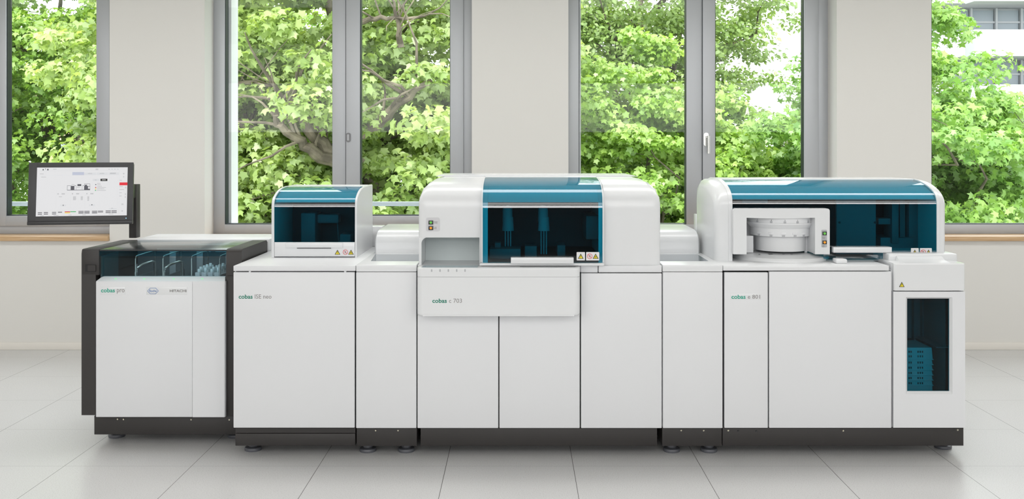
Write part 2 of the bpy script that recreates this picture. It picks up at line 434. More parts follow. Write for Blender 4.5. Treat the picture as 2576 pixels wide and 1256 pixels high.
def tri_sign(T, px0, px1, py0, py1, Y, glyph='!', name='warning_sign'):
    """yellow triangle with a dark border between pixel bounds"""
    x0, x1, z1, z0 = X(px0, Y), X(px1, Y), Z(py0, Y), Z(py1, Y); cx = (x0+x1)/2; h = z1-z0; w_ = x1-x0
    m = MB(); m.prism([(x0, z0), (x1, z0), (cx, z1)], Y-.0008, Y, 'y'); root = m.build(name, INK, T)
    k = .115*h; m = MB(); m.prism([(x0+k*1.55, z0+k*.8), (x1-k*1.55, z0+k*.8), (cx, z1-k*1.9)], Y-.0012, Y-.0008, 'y'); m.build('yellow_field', YEL, root)
    m = MB(); ya, yb = Y-.0016, Y-.0012
    if glyph == '!':
        m.prism([(cx-.018*w_, z0+.27*h), (cx+.018*w_, z0+.27*h), (cx+.045*w_, z0+.66*h), (cx-.045*w_, z0+.66*h)], ya, yb, 'y'); m.cyl((cx, ya, z0+.19*h), .035*w_, yb-ya, 'y', 10)
    else:
        cz = z0+.36*h; R = .105*w_
        for a in (90, 210, 330):
            ox, oz = cx+R*math.cos(math.radians(a)), cz+R*math.sin(math.radians(a)); n = 14
            for i in range(n):
                a0, a1 = math.radians(a+38+284*i/n), math.radians(a+38+284*(i+1)/n); r0, r1 = R*.72, R*1.08
                m.prism([(ox+r0*math.cos(a0), oz+r0*math.sin(a0)), (ox+r1*math.cos(a0), oz+r1*math.sin(a0)), (ox+r1*math.cos(a1), oz+r1*math.sin(a1)), (ox+r0*math.cos(a1), oz+r0*math.sin(a1))], ya, yb, 'y')
        m.cyl((cx, ya, cz), R*.35, yb-ya, 'y', 10)
    m.build('symbol', INK, root)
    return root
def no_hand(T, cx, cy, rp, Y, name='prohibition_sign'):
    x, z, r = X(cx, Y), Z(cy, Y), rp*Y/F
    m = MB(); n = 32; ya, yb = Y-.0014, Y
    for i in range(n):
        a0, a1 = 2*math.pi*i/n, 2*math.pi*(i+1)/n
        m.prism([(x+.84*r*math.cos(a0), z+.84*r*math.sin(a0)), (x+r*math.cos(a0), z+r*math.sin(a0)), (x+r*math.cos(a1), z+r*math.sin(a1)), (x+.84*r*math.cos(a1), z+.84*r*math.sin(a1))], ya, yb, 'y')
    a = math.radians(135); d = Vector((math.cos(a), math.sin(a))); q = Vector((-d.y, d.x)); c = Vector((x, z))
    m.prism([tuple(c+d*r*.9+q*r*.07), tuple(c+d*r*.9-q*r*.07), tuple(c-d*r*.9-q*r*.07), tuple(c-d*r*.9+q*r*.07)], ya, yb, 'y')
    root = m.build(name, RED, T)
    h = MB(); yb2 = Y; ya2 = Y-.0009                                # small grey hand behind the bar
    h.prism(rrect(x-.22*r, x+.28*r, z-.42*r, z+.08*r, .1*r), ya2, yb2, 'y')
    for k in range(4): h.prism(rrect(x-.20*r+k*.125*r, x-.10*r+k*.125*r, z+.04*r, z+(.46, .58, .56, .44)[k]*r, .04*r), ya2, yb2, 'y')
    h.prism([(x-.22*r, z-.3*r), (x-.52*r, z+.02*r), (x-.42*r, z+.1*r), (x-.18*r, z-.08*r)], ya2, yb2, 'y')
    h.build('hand_symbol', GREYL, root)
    return root
def sticker_pair(T, a, b, Y):
    """two white stickers a, b = (px0, px1, py0, py1)"""
    m = MB(); m.prism(rrect(X(a[0], Y), X(a[1], Y), Z(a[3], Y), Z(a[2], Y), .003), Y-.0008, Y, 'y'); s1 = m.build('warning_sticker', STICK, T)
    w_ = a[1]-a[0]; h = a[3]-a[2]
    tri_sign(s1, a[0]+.16*w_, a[1]-.16*w_, a[2]+.17*h, a[2]+.80*h, Y-.0008)
    m = MB(); m.prism(rrect(X(b[0], Y), X(b[1], Y), Z(b[3], Y), Z(b[2], Y), .003), Y-.0008, Y, 'y'); s2 = m.build('warning_sticker', STICK, T)
    w_ = b[1]-b[0]
    no_hand(s2, b[0]+.28*w_, (b[2]+b[3])/2, .32*h, Y-.0008)
    tri_sign(s2, b[0]+.505*w_, b[0]+.945*w_, b[2]+.17*h, b[2]+.80*h, Y-.0008, 'bio')
def button(T, cx, cz, Y, s, mat, dot):
    """square black button housing of half-size s with a lit round cap"""
    m = MB(); m.box(cx-s, cx+s, Y-.004, Y, cz-s*.85, cz+s*.85, bev=.0008)
    for sx in (-1, 1): m.box(cx+sx*s*.45-s*.14, cx+sx*s*.45+s*.14, Y-.005, Y-.0035, cz+s*.62, cz+s*.85)
    r = m.build('push_button', BLACKP, T)
    m = MB(); m.cyl((cx, Y-.0065, cz), dot*.92, .003, 'y', 24, dot); c = m.build('button_cap', mat, r)
    return r

# ================================================================== sample supply unit (far left)
YA = 4.87
A = thing('sample_supply_unit', (X(400, 4.9), 5.3, 0), 'low white sample loading unit between dark brown side panels, leftmost machine with the glass lid', 'laboratory machine')
aL, aR = -2.146, -1.388
bx('plinth', DARK, A, aL, aR, 4.904, 5.72, .0516, .147, bev=.002)
bx('carcass', BLACK, A, X(244, 4.9)+.006, aR-.004, 4.896, 5.34, .147, .775)
MB().box(X(241, YA), X(484, YA)-.0006, YA, YA+.024, Z(1050, YA), Z(708.5, YA), bev=.003).build('door', WHITE, A)
mm_ = MB(); xa, xb_ = X(484, YA)+.0006, X(566, YA)
mm_.prism([(xa, YA), (xb_-.004, YA), (xb_, YA+.004), (xb_, YA+.024), (xa, YA+.024)], Z(1050, YA), Z(708.5, YA), 'z'); mm_.build('door', WHITE, A)
# slanted white deck with status lights
dk = MB(); z0, z1 = .8317, .850
dk.loft([[(X(242, 4.872), 4.872, .822), (X(242, 4.872), 4.872, z0), (X(256, 4.9), 4.902, z1), (X(256, 4.9), 4.93, z1), (X(256, 4.9), 4.93, .822)],
         [(X(566, 4.872), 4.872, .822), (X(566, 4.872), 4.872, z0), (X(566, 4.9), 4.902, z1), (X(566, 4.9), 4.93, z1), (X(566, 4.9), 4.93, .822)]])
deck = dk.build('front_deck', WHITE_G, A)
for px in (291, 363, 437, 509):
    m = MB(); x = X(px, 4.886); m.prism([(4.8838, .8422), (4.8868, .8440), (4.8874, .8434), (4.8844, .8416)], x-.005, x+.005, 'x'); m.build('status_light', LEDG, deck)
# side panels with arms
def arm_panel(xl, xr, name, low):
    m = MB(); zt = .992; y0, y1 = 4.88, 5.38
    prof = [(y0, low), (y0, zt-.022), (y0+.004, zt-.009), (y0+.012, zt-.002), (y0+.022, zt), (y1-.02, zt), (y1, zt-.012), (y1, .79), (y1, low)]
    m.loft([[(xl, a, b) for a, b in prof], [(xr, a, b) for a, b in prof]]); return m.build(name, DARK, A)
apl = arm_panel(-2.199, X(241, 4.88)-.002 if False else -2.1275, 'side_panel', Z(1045, 4.88))
bx('side_panel_top', DARK, A, -2.199, -2.110, 4.8795, 5.38, .86, .9925, bev=.006)
m = MB(); hx0, hx1, hz0, hz1 = X(215, 4.88), X(241, 4.88), Z(684, 4.88), Z(666, 4.88)
m.box(hx0, hx1, 4.876, 4.8795, hz0, hz1, bev=.001); rec = m.build('grip_recess', BLACK, A)
bx('grip_plate', DARK, rec, X(221, 4.875), X(241, 4.875), 4.872, 4.8765, Z(682, 4.875), Z(667.5, 4.875))
arm_panel(X(569, 4.88), -1.3935, 'side_panel', .86)
bx('side_post', DARK, A, X(567, 4.89), aR, 4.892, 4.93, .15, .862, bev=.002)
bx('rear_body', WHITE, A, aL+.015, -1.385, 5.385, 5.72, .147, .995, bev=.004)
# loading bay
bay = MB(); bxl, bxr = -2.110, X(569, 4.88)
bay.box(bxl, bxr, 4.93, 5.383, .775, .782); bay.box(bxl, bxr, 5.372, 5.384, .782, .962)
bay_o = bay.build('loading_bay', INT, A)
bx('bay_side_plate', plain('dark_teal_plate', (.02, .055, .065), .35), A, -2.112, -2.104, 4.90, 5.10, .782, .955)
m = MB()
for x, z in ((-1.93, .86), (-1.78, .87), (-1.62, .875)): m.box(x, x+.035, 5.36, 5.372, z-.06, z+.07, bev=.002)
m.box(-2.0, -1.55, 5.364, 5.372, .93, .945); m.build('guide_rail', INTL, A)
vs_ = MB()
for i in range(2):
    for px in (494, 532): vs_.box(X(px, 5.3), X(px+26, 5.3), 5.368, 5.3718, .938-.012*i, .943-.012*i)
vs_.build('vent_slot', WHITE, A)
for px in (341, 410, 482, 553):                                     # wire dividers between the lanes
    m = MB(); x = X(px, 4.95); m.tube([(x, 4.95, .783), (x, 4.95, .936), (x, 4.956, .945), (x, 4.966, .949), (x, 5.10, .951), (x, 5.20, .951), (x, 5.21, .948), (x, 5.213, .94), (x, 5.213, .783)], .0028, 8)
    m.build('lane_divider', STEEL, A)
# glass lid and tinted front lip
gl = MB(); gl.box(bxl+.001, bxr-.001, 4.884, 5.384, .983, .989, bev=.001); lid = gl.build('glass_lid', SMOKE, A); lid['label'] = 'grey glass lid'
bx('tinted_lip', LBLUE, lid, bxl+.001, bxr-.001, 4.884, 4.892, Z(645, 4.884), .9825)
bx('lid_edge', BLACKP, lid, bxl+.001, bxr-.001, 4.882, 4.886, .9825, .9885)
bx('front_screen', glass('pale_teal_screen', (.84, .93, .96), .03, 1.5, .8), A, bxl+.002, bxr-.002, 4.912, 4.916, .8505, .9445)
for px, py in ((296, 1055), (311, 1055.5), (481, 1056), (577, 1056.5)): screw(A, px, py, 4.904)
for x in (X(290, 5.03), X(590, 5.03)): foot(A, x, 5.05)
foot(A, -2.07, 5.6); foot(A, -1.45, 5.6)
YL = YA
m = MB(); m.box(X(253, YL), X(315, YL), YL-.0012, YL, Z(742, YL), Z(722, YL), bev=.0005); pl = m.build('name_plate', WHITE_G, A)
letters('logo_lettering', 'cobas', GREEN2, pl, 254.2, 289, 735.6, 10.2, YL-.0012, .018); letters('model_lettering', 'pro', GREYI, pl, 294, 313.3, 735.6, 8.0, YL-.0012)
m = MB(); m.box(X(368, YL), X(471, YL), YL-.0012, YL, Z(742, YL), Z(722, YL), bev=.0005); p2 = m.build('name_plate', WHITE_G, A)
def hexring(T, px0, px1, py0, py1, Y, mat, t=.085):
    x0, x1, z0, z1 = X(px0, Y), X(px1, Y), Z(py1, Y), Z(py0, Y); c = ((x0+x1)/2, (z0+z1)/2); q = (x1-x0)*.25
    P = [(x0, c[1]), (x0+q, z1), (x1-q, z1), (x1, c[1]), (x1-q, z0), (x0+q, z0)]; m = MB()
    for i in range(6):
        a, b = P[i], P[(i+1) % 6]; s_ = lambda p: (c[0]+(p[0]-c[0])*(1-t), c[1]+(p[1]-c[1])*(1-t*1.5)); m.prism([a, b, s_(b), s_(a)], Y-.0006, Y, 'y')
    return m.build('hexagon_emblem', mat, T)
hx = hexring(p2, 370.5, 399, 724.6, 740, YL-.0012, BLUEI)
letters('emblem_lettering', 'Roche', BLUEI, hx, 375.7, 394, 735.0, 6.0, YL-.0012, .012)
letters('maker_lettering', 'HITACHI', GREYI, p2, 427, 469, 735.0, 6.2, YL-.0012, .02)

# sample racks and tubes
rxs = [X(p, 5.0) for p in (505, 521, 537, 553)]
tb = thing('sample_tube', (0, 0, 0)); tg = None
rk0 = thing('sample_tube_rack', (rxs[0], 5.02, .783))
m = MB(); m.box(rxs[0]-.012, rxs[0]+.012, 4.958, 5.098, .783, .789); m.box(rxs[0]-.012, rxs[0]+.012, 4.958, 5.098, .842, .850)
for k in range(6): m.box(rxs[0]-.0115, rxs[0]+.0115, 4.958+k*.0274, 4.961+k*.0274, .789, .842)
m.box(rxs[0]-.012, rxs[0]+.012, 4.946, 4.958, .783, .866, bev=.002)
m.build('rack_body', GREYTAG, rk0)
COL.objects.unlink(tb); bpy.data.objects.remove(tb)
tube0 = None; order = ['leftmost', 'left middle', 'right middle', 'rightmost']
def tube_thing(x, y, z):
    T = thing('sample_tube', (x, y, z)); m = MB()
    m.lathe((x, y), [(0, z), (.004, z+.001), (.0062, z+.005), (.0065, z+.062), (.0052, z+.062), (.005, z+.006), (0, z+.003)], 16); m.build('tube_body', TUBEF, T)
    m = MB(); m.lathe((x, y), [(0, z+.058), (.0072, z+.058), (.0072, z+.070), (.006, z+.073), (0, z+.073)], 16); m.build('tube_cap', CAPW, T)
    m = MB(); m.lathe((x, y), [(.00665, z+.018), (.0069, z+.018), (.0069, z+.045), (.00665, z+.045)], 16); m.build('tube_label', STICK, T)
    return T
for i, x in enumerate(rxs):
    r = rk0 if i == 0 else copy_tree(rk0); r.location.x = x
    tag(r, 'grey sample rack of clear tubes under the glass lid, %s of the four' % order[i], 'rack', 'sample racks in the loading bay')
    for k in range(5):
        y = 4.973+k*.0274
        if tube0 is None: tube0 = t = tube_thing(x, y, .789)
        else: t = copy_tree(tube0); t.location = (x, y, .789)
        t.location.z = .808 + (.02 if k in (1, 3) and i % 2 else .008*((i+k) % 2))
        tag(t, 'clear capped sample tube, %s in the %s rack' % (('frontmost', 'second from the front', 'middle one', 'second from the back', 'rearmost')[k], order[i]), 'tube', 'sample tubes in the loading bay')
# steel tray handles in the two middle lanes
h0 = None
for i, px in enumerate((360, 430)):
    if h0 is None:
        x = X(px, 5.05); h0 = h = thing('rack_tray', (x, 5.05, .783))
        m = MB(); m.box(x-.030, x+.030, 4.96, 5.34, .783, .800, bev=.003); m.box(x-.030, x-.027, 4.96, 5.34, .80, .835); m.build('tray_body', INT, h)
        m = MB(); m.tube([(x-.012, 4.985, .80), (x-.012, 4.985, .862), (x-.010, 4.995, .882), (x+.004, 5.03, .897), (x+.018, 5.12, .902), (x+.02, 5.16, .895), (x+.02, 5.17, .80)], .0065, 10); m.build('handle', STEEL, h)
    else:
        h = copy_tree(h0); h.location.x = X(px, 5.05)
    tag(h, ('dark rack tray with a curved steel handle in the loading bay, left one', 'dark rack tray with a curved steel handle in the loading bay, nearer the tubes')[i], 'tray', 'rack trays in the loading bay')

# ================================================================== monitor on its pole
yaw, tilt = math.radians(10.7), math.radians(5.4)
MC = Vector((-2.333, 5.17, 1.261)); MW, MH = .524, .327
Mt = Matrix.Translation(MC) @ Matrix.Rotation(yaw, 4, 'Z') @ Matrix.Rotation(-tilt, 4, 'X')
Mo = thing('touch_monitor', (-2.168, 5.48, .995), 'black framed touch screen monitor on a dark post showing a white status page', 'monitor')
def mbuild(m, name, mat, parent):
    m.b.transform(Mt); return m.build(name, mat, parent)
fr_ = MB(); bl, br, bt, bb = -MW/2+.040, MW/2-.029, MH/2-.026, -MH/2+.042
fr_.box(-MW/2, bl, -.0, .012, -MH/2, MH/2, bev=.002); fr_.box(br, MW/2, 0, .012, -MH/2, MH/2, bev=.002)
fr_.box(bl-.002, br+.002, .0003, .012, bt, MH/2, bev=.001); fr_.box(bl-.002, br+.002, .0003, .012, -MH/2, bb, bev=.001)
mbuild(fr_, 'bezel', BEZEL, Mo)
b_ = MB(); b_.box(-MW/2+.003, MW/2-.003, .012, .045, -MH/2-.0, MH/2-.003, bev=.006); b_.box(-.12, .14, .045, .075, -.11, .11, bev=.01); mbuild(b_, 'rear_housing', BLACKP, Mo)
b_ = MB(); b_.box(-MW/2, MW/2, -.006, .03, -MH/2-.004, -MH/2+.016, bev=.004); mbuild(b_, 'bottom_lip', BLACKP, Mo)
SCR = emit('screen_white', (.83, .83, .845), .80)
s_ = MB(); s_.box(bl, br, .005, .0118, bb, bt); scr = mbuild(s_, 'screen', SCR, Mo); scr['label'] = 'lit white screen with small interface graphics'
def ecol(n, c, s=.9): return emit('screen_'+n, c, s)
SW, SHH = br-bl, bt-bb
def U(x): return bl + (x-200)/1728*SW
def V(y): return bt - (y-155)/888*SHH
def ui(name, rects, mat, d=.0004):
    if name in ('red_mark', 'yellow_mark', 'green_mark', 'status_block', 'drawing_line', 'faint_line'):
        for (a, b, c, e) in rects: m = MB(); m.box(U(a), U(b), .005-d, .005, V(e), V(c)); mbuild(m, name, mat, scr)
        return
    m = MB()
    for (a, b, c, e) in rects: m.box(U(a), U(b), .005-d, .005, V(e), V(c))
    return mbuild(m, name, mat, scr)
ui('tab_bar', [(868, 1090, 240, 296)], ecol('tab', (.50, .53, .64)))
ui('faint_line', [(245, 1775, 213, 217), (240, 1750, 296, 299), (1770, 1774, 213, 1030), (240, 1750, 938, 942), (228, 232, 300, 940), (1735, 1738, 300, 930), (1258, 1400, 366, 408), (1095, 1320, 250, 294), (1330, 1545, 250, 294), (1555, 1760, 250, 294), (575, 577, 620, 900), (845, 847, 620, 900), (1118, 1120, 620, 900), (1390, 1392, 620, 900), (656, 764, 835, 862), (1200, 1308, 835, 862), (1578, 1728, 910, 928)], ecol('faint', (.68, .69, .71)), .0003)
ui('start_button', [(1406, 1539, 365, 408)], ecol('black', (.005, .005, .005), .5))
ui('menu_highlight', [(1773, 1927, 435, 488)], ecol('red', (.75, .01, .03)), .0005)
ui('red_mark', [(742, 845, 958, 972), (1308, 1328, 516, 533)], ecol('red2', (.60, .02, .03)))
ui('yellow_mark', [(742, 845, 977, 991), (1308, 1328, 543, 559)], ecol('yellow', (.85, .68, .02)))
ui('green_mark', [(848, 955, 957, 971), (1306, 1326, 570, 586)], ecol('green', (.02, .40, .10)))
dk_ = ecol('dark', (.09, .09, .11), .8)
ui('drawing_line', [(775, 1212, 565, 573), (775, 780, 487, 570), (775, 850, 487, 492), (843, 912, 495, 570), (862, 866, 470, 495), (866, 905, 466, 469), (905, 908, 470, 495), (918, 944, 487, 494), (946, 949, 495, 568), (970, 1042, 462, 497), (958, 1020, 516, 520), (1060, 1063, 495, 568), (1068, 1096, 487, 494), (1098, 1172, 497, 570), (1110, 1152, 474, 500), (1172, 1208, 548, 570), (1100, 1104, 457, 500), (1100, 1210, 455, 460), (1206, 1210, 457, 570), (1165, 1206, 500, 508), (1308, 1328, 464, 480), (703, 716, 835, 857), (1246, 1262, 832, 852), (305, 325, 182, 208), (350, 367, 174, 186), (392, 415, 178, 208)], dk_)
gr_ = ecol('grey', (.20, .20, .22), .8)
R_ = [(237, 316, 968, 984), (349, 428, 966, 983), (237, 316, 997, 1013), (349, 428, 995, 1011), (503, 581, 965, 981), (614, 692, 963, 980), (503, 581, 994, 1010)]
for x in (1001, 1113, 1258, 1370, 1518, 1630):
    for j in range(3):
        if (x in (1518, 1630) and j == 2) or (x == 1370 and j == 2): continue
        R_.append((x, x+100, 953+j*18 if x < 1500 else 950+j*28, 966+j*18 if x < 1500 else 967+j*28))
ui('status_block', R_, gr_)
rnd = random.Random(5); T_ = []
for (x, y, w_, n) in ((505, 180, 60, 1), (1310, 180, 50, 2), (282, 324, 92, 1), (1345, 445, 60, 1), (1345, 470, 65, 1), (1345, 497, 88, 1), (1345, 523, 170, 1), (1345, 549, 135, 1), (1345, 575, 170, 1), (595, 627, 26, 2), (675, 627, 60, 2), (628, 688, 56, 1), (870, 627, 22, 2), (950, 627, 58, 2), (893, 688, 55, 5), (1040, 688, 38, 5), (1143, 627, 22, 2), (1220, 627, 58, 2), (1165, 688, 33, 6), (1778, 390, 40, 1), (1778, 506, 62, 1), (1778, 565, 85, 1), (1778, 624, 42, 1), (1778, 682, 42, 1), (1885, 520, 22, 2), (1882, 640, 20, 2), (1882, 695, 20, 2), (1838, 262, 28, 2), (1843, 322, 18, 2), (1822, 828, 36, 2), (1822, 950, 30, 2), (1165, 265, 80, 1), (1390, 265, 85, 1), (1590, 255, 110, 2), (255, 268, 70, 1), (290, 1030, 60, 1), (535, 1026, 90, 1), (815, 1022, 60, 1), (1075, 1020, 65, 1), (1580, 1012, 85, 1), (1558, 185, 22, 1), (1615, 185, 22, 1), (1670, 185, 22, 1), (1725, 185, 22, 1), (1300, 384, 32, 1), (1622, 905, 36, 1)):
    for j in range(n):
        xx = x
        while xx < x+w_:
            q = rnd.uniform(7, 16); T_.append((xx, min(xx+q, x+w_), y+j*14, y+j*14+7)); xx += q+3
ui('small_text', T_, ecol('text', (.34, .34, .36)), .0005)['kind'] = 'stuff'
m = MB(); m.box(U(1437), U(1508), .0042, .0048, V(390), V(382)); mbuild(m, 'start_text', ecol('white', (.9, .9, .9)), scr)
m = MB(); m.cyl((MW/2-.032+.0, -.001, -MH/2+.027), .0022, .002, 'y', 12); mbuild(m, 'power_light', emit('power_led', (.3, .6, 1), 2), Mo)
bx('post', DARK, Mo, -2.190, -2.148, 5.45, 5.508, .9955, Z(464, 5.45), bev=.003)
bx('post_bracket', BLACKP, Mo, -2.26, -2.15, 5.30, 5.452, 1.22, 1.30, bev=.006)

# ================================================================== ISE module
B = thing('electrolyte_module', (X(740, 4.7), 5.2, 0), 'white cabinet carrying a small cube housing with a teal window, beside the sample loading unit', 'laboratory machine')
x0, x1 = X(587, YD), X(892.5, YD)
bx('plinth', DARK, B, X(592, YBASE), X(893.5, YBASE), YBASE, 5.70, .0516, Z(1091.5, YBASE), bev=.0015)
bx('plinth_rail', DARK, B, X(592, YBASE), X(893.5, YBASE), YBASE+.004, 5.70, Z(1090.3, YBASE), ZD0+.004)
bx('carcass', BLACK, B, x0+.006, x1-.004, YD+.022, 5.72, ZD0+.006, .902)
bx('side_cover', WHITE, B, x0, x0+.006, YD+.03, 5.72, ZD0+.006, .902)
dB = door(B, 587, 892, 685, 1077)
bx('top_plate', WHITE, B, X(587, 4.69), X(893.5, 4.69), 4.69, 5.74, Z(682.5, 4.69), TOPZ, bev=.0025)
for px in (628, 868): MB().cyl((X(px, 4.70), 4.705, .898), .006, .008, 'z', 12).build('buffer', WHITE_G, B)
YC = 5.05; cl, cr = -1.287, -.843
def arcprof(y0, zs, pts, zlow):
    # vertical face, then the measured curve smoothed with a Catmull-Rom spline
    P = [(y0, zs-.03), (y0, zs)] + pts; out = [(y0, zlow), (y0, zs-.012)]
    for i in range(1, len(P)-1):
        p0, p1, p2, p3 = P[i-1], P[i], P[i+1], P[min(i+2, len(P)-1)]
        for k in range(4):
            t = k/4; out.append(tuple(.5*((2*p1[j]) + (-p0[j]+p2[j])*t + (2*p0[j]-5*p1[j]+4*p2[j]-p3[j])*t*t + (-p0[j]+3*p1[j]-3*p2[j]+p3[j])*t**3) for j in (0, 1)))
    return out + [P[-1]]
prof = arcprof(5.05, 1.188, [(5.0525, 1.212), (5.061, 1.231), (5.080, 1.2455), (5.108, 1.2575), (5.150, 1.271), (5.20, 1.2815), (5.27, 1.2885), (5.35, 1.2915)], TOPZ)
cprof = prof + [(5.60, 1.2915), (5.60, TOPZ)]
def cheek(xa, xb, pf, name, T, mat=WHITE_G, bev=.004, out=-1):
    m = MB(); sgn = 1 if xb > xa else -1
    n = len(pf); cy = sum(p[0] for p in pf)/n; cz = sum(p[1] for p in pf)/n
    ins = [(cy+(p[0]-cy)*(1-bev/.28) if p[1] > TOPZ+.001 else p[0], TOPZ+(p[1]-TOPZ)*(1-bev/.36)) for p in pf]
    secs = [[(xa, a, b) for a, b in (ins if out == -1 else pf)]]
    if out == -1: secs.append([(xa+sgn*bev, a, b) for a, b in pf]); secs.append([(xb, a, b) for a, b in pf])
    else: secs.append([(xb-sgn*bev, a, b) for a, b in pf]); secs.append([(xb, a, b) for a, b in ins])
    m.loft(secs); return m.build(name, mat, T, 40)
cheek(cl, cl+.014, cprof, 'side_cheek', B, out=-1)
cheek(-.8525, cr, cprof, 'side_cheek', B, out=1)
il, ir = cl+.0145, -.853
bx('housing_back', WHITE, B, il, ir, 5.47, 5.60, TOPZ, 1.290, bev=.002)
bx('housing_roof', WHITE_G, B, il, ir, 5.352, 5.4695, 1.272, 1.2905, bev=.001)
zt = Z(609.5, 5.05)
cov = MB().sheet([(5.052, zt+.001)] + [(a+.002, b-.002) for a, b in prof[1:]], il+.001, ir-.001, .003).build('teal_cover', TEAL, B); cov['label'] = 'teal tinted curved cover'
m = MB(); xa, xb_ = il+.001, ir-.001; m.box(xa, xb_, 5.048, 5.068, Z(646, 5.05), zt, bev=.002); fp = m.build('front_panel', WHITE_G, B)
bx('grip_ledge', WHITE_G, fp, X(718, 5.04), X(862, 5.04), 5.040, 5.049, Z(624, 5.04), Z(611, 5.04), bev=.002)
bx('grip_slot', BLACK, fp, X(747, 5.04), X(833, 5.04), 5.0385, 5.0405, Z(625.2, 5.04), Z(623.6, 5.04))
tri_sign(fp, 842, 856, 628.5, 640.8, 5.048); no_hand(fp, 869, 634.6, 6.3, 5.048); tri_sign(fp, 876, 890, 628.5, 640.8, 5.048, 'bio')
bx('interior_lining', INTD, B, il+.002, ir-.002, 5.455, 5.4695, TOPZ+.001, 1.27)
bx('interior_floor', INTD, B, il+.002, ir-.002, 5.07, 5.455, TOPZ, TOPZ+.01)
def inner_hood(T, pf, zlo, xa, xb, d=.012):
    P = [p for p in pf if p[1] >= zlo]; P = [(P[0][0], zlo)] + P
    return MB().sheet([(y+d, z-d*.7) for y, z in P], xa, xb, .004).build('inner_hood', WHITE, T)
inner_hood(B, prof, Z(505, 5.06), il+.003, ir-.003)
m = MB(); m.box(-1.18, -1.10, 5.25, 5.40, TOPZ+.01, 1.15, bev=.008); m.box(-1.10, -.98, 5.28, 5.36, 1.09, 1.14, bev=.01); m.box(-.96, -.90, 5.2, 5.4, TOPZ+.01, 1.04, bev=.006); m.tube([(-.99, 5.3, 1.09), (-.985, 5.3, 1.0), (-.97, 5.3, TOPZ+.02)], .003); m.build('pipetting_unit', INT, B)
letters('logo_lettering', 'cobas', GREEN, dB, 600.5, 635.5, 751.5, 10.2, YD, .018); letters('model_lettering', 'ISE neo', GREYI, dB, 641, 683, 751.5, 10.6, YD)
foot(B, X(635, 4.81), 4.825); foot(B, -.85, 5.6); foot(B, -1.3, 5.6)

bx('rear_cover', WHITE_G, B, -1.27, -.789, 5.61, 5.735, TOPZ+.0005, 1.047, bev=.004)

# ================================================================== connector units (two alike)
def connector(px0, px1, mirror, T, dome_px):
    x0, x1 = X(px0, YD), X(px1, YD)
    bx('plinth', DARK, T, x0, x1, YBASE, 5.70, .0505, ZD0+.003, bev=.0015)
    bx('carcass', BLACK, T, x0+.002, x1-.002, YD+.022, 5.72, ZD0+.004, .90)
    bx('side_cover', WHITE, T, x0, x0+.002, YD+.026, 5.72, ZD0+.004, .90)
    door(T, px0, px1, 685, 1078)
    m = MB(); m.box(x0-.0006, x1+.0006, 4.702, 5.74, Z(684, 4.7), .9335, bev=.003, seg=3); m.build('top_plate', WHITE_G, T)
    pr = [(5.222, .9336), (5.224, .985), (5.232, 1.012), (5.25, 1.032), (5.28, 1.045), (5.34, 1.0525), (5.70, 1.055), (5.72, 1.05), (5.72, .9336)]
    a, b = (x0+.013, x1+.0) if not mirror else (x0-.0, x1-.013)
    m = MB(); cy = 5.5
    sq = [(p[0]+(.01 if p[0] < 5.3 else 0), p[1]-.008 if p[1] > 1.0 else p[1]) for p in pr]
    m.loft([[(a, p, q) for p, q in sq], [(a+.008, p, q) for p, q in pr], [(b-.008, p, q) for p, q in pr], [(b, p, q) for p, q in sq]])
    m.build('rear_dome', WHITE_G, T, 40)
    g0, g1 = (X(933, 4.865), x1-.004) if not mirror else (x0+.004, X(1782, 4.865))
    h0_, h1_ = (X(944, 5.177), x1-.004) if not mirror else (x0+.004, X(1754, 5.177))
    m = MB(); m.prism([(g0, 4.866), (g1, 4.866), (h1_, 5.177), (h0_, 5.177)], .9335, .9345, 'z'); m.build('top_window', GREYGL, T)['label'] = 'grey glass pane let into the top'
    return T
C1 = connector(895.5, 1047.5, False, thing('connector_module', (X(971, 4.7), 5.2, 0), 'narrow white unit with a rounded dome, between the cube housing and the central analyser', 'laboratory machine', 'narrow connecting units'), None)
screw(C1, 945, 1083.5, YBASE); screw(C1, 1001.5, 1083.5, YBASE); foot(C1, X(925, 4.8), 4.808); foot(C1, X(1022, 4.8), 4.808); foot(C1, -.7, 5.6); foot(C1, -.56, 5.6)
C2 = connector(1667.5, 1818, True, thing('connector_module', (X(1743, 4.7), 5.2, 0), 'narrow white connecting unit with a rounded dome, right of the central analyser', 'laboratory machine', 'narrow connecting units'), None)
screw(C2, 1713.5, 1083.5, YBASE); screw(C2, 1770, 1083.5, YBASE); foot(C2, X(1690, 4.8), 4.808); foot(C2, X(1784, 4.8), 4.808); foot(C2, .76, 5.6); foot(C2, .93, 5.6)

# ================================================================== central chemistry module
E = thing('chemistry_module', (X(1357, 4.7), 5.2, 0), 'large white central analyser with a protruding counter and a tall teal hood', 'laboratory machine')
ex0, ex1 = X(1050, YD), X(1665, YD)
bx('plinth', DARK, E, X(1058, YBASE), X(1653, YBASE), YBASE, 5.70, .050, ZD0-.006, bev=.0015)
bx('plinth_rail', DARK, E, X(1052, YBASE), X(1660, YBASE), YBASE+.01, 5.70, ZD0-.0058, ZD0+.003)
bx('carcass', BLACK, E, ex0+.004, ex1-.004, YD+.022, 5.72, ZD0+.003, .895)
for a, b, c in ((1050, 1253.6, 760), (1256.2, 1458.5, 760), (1461.5, 1665, 688)): door(E, a, b, c, 1078)
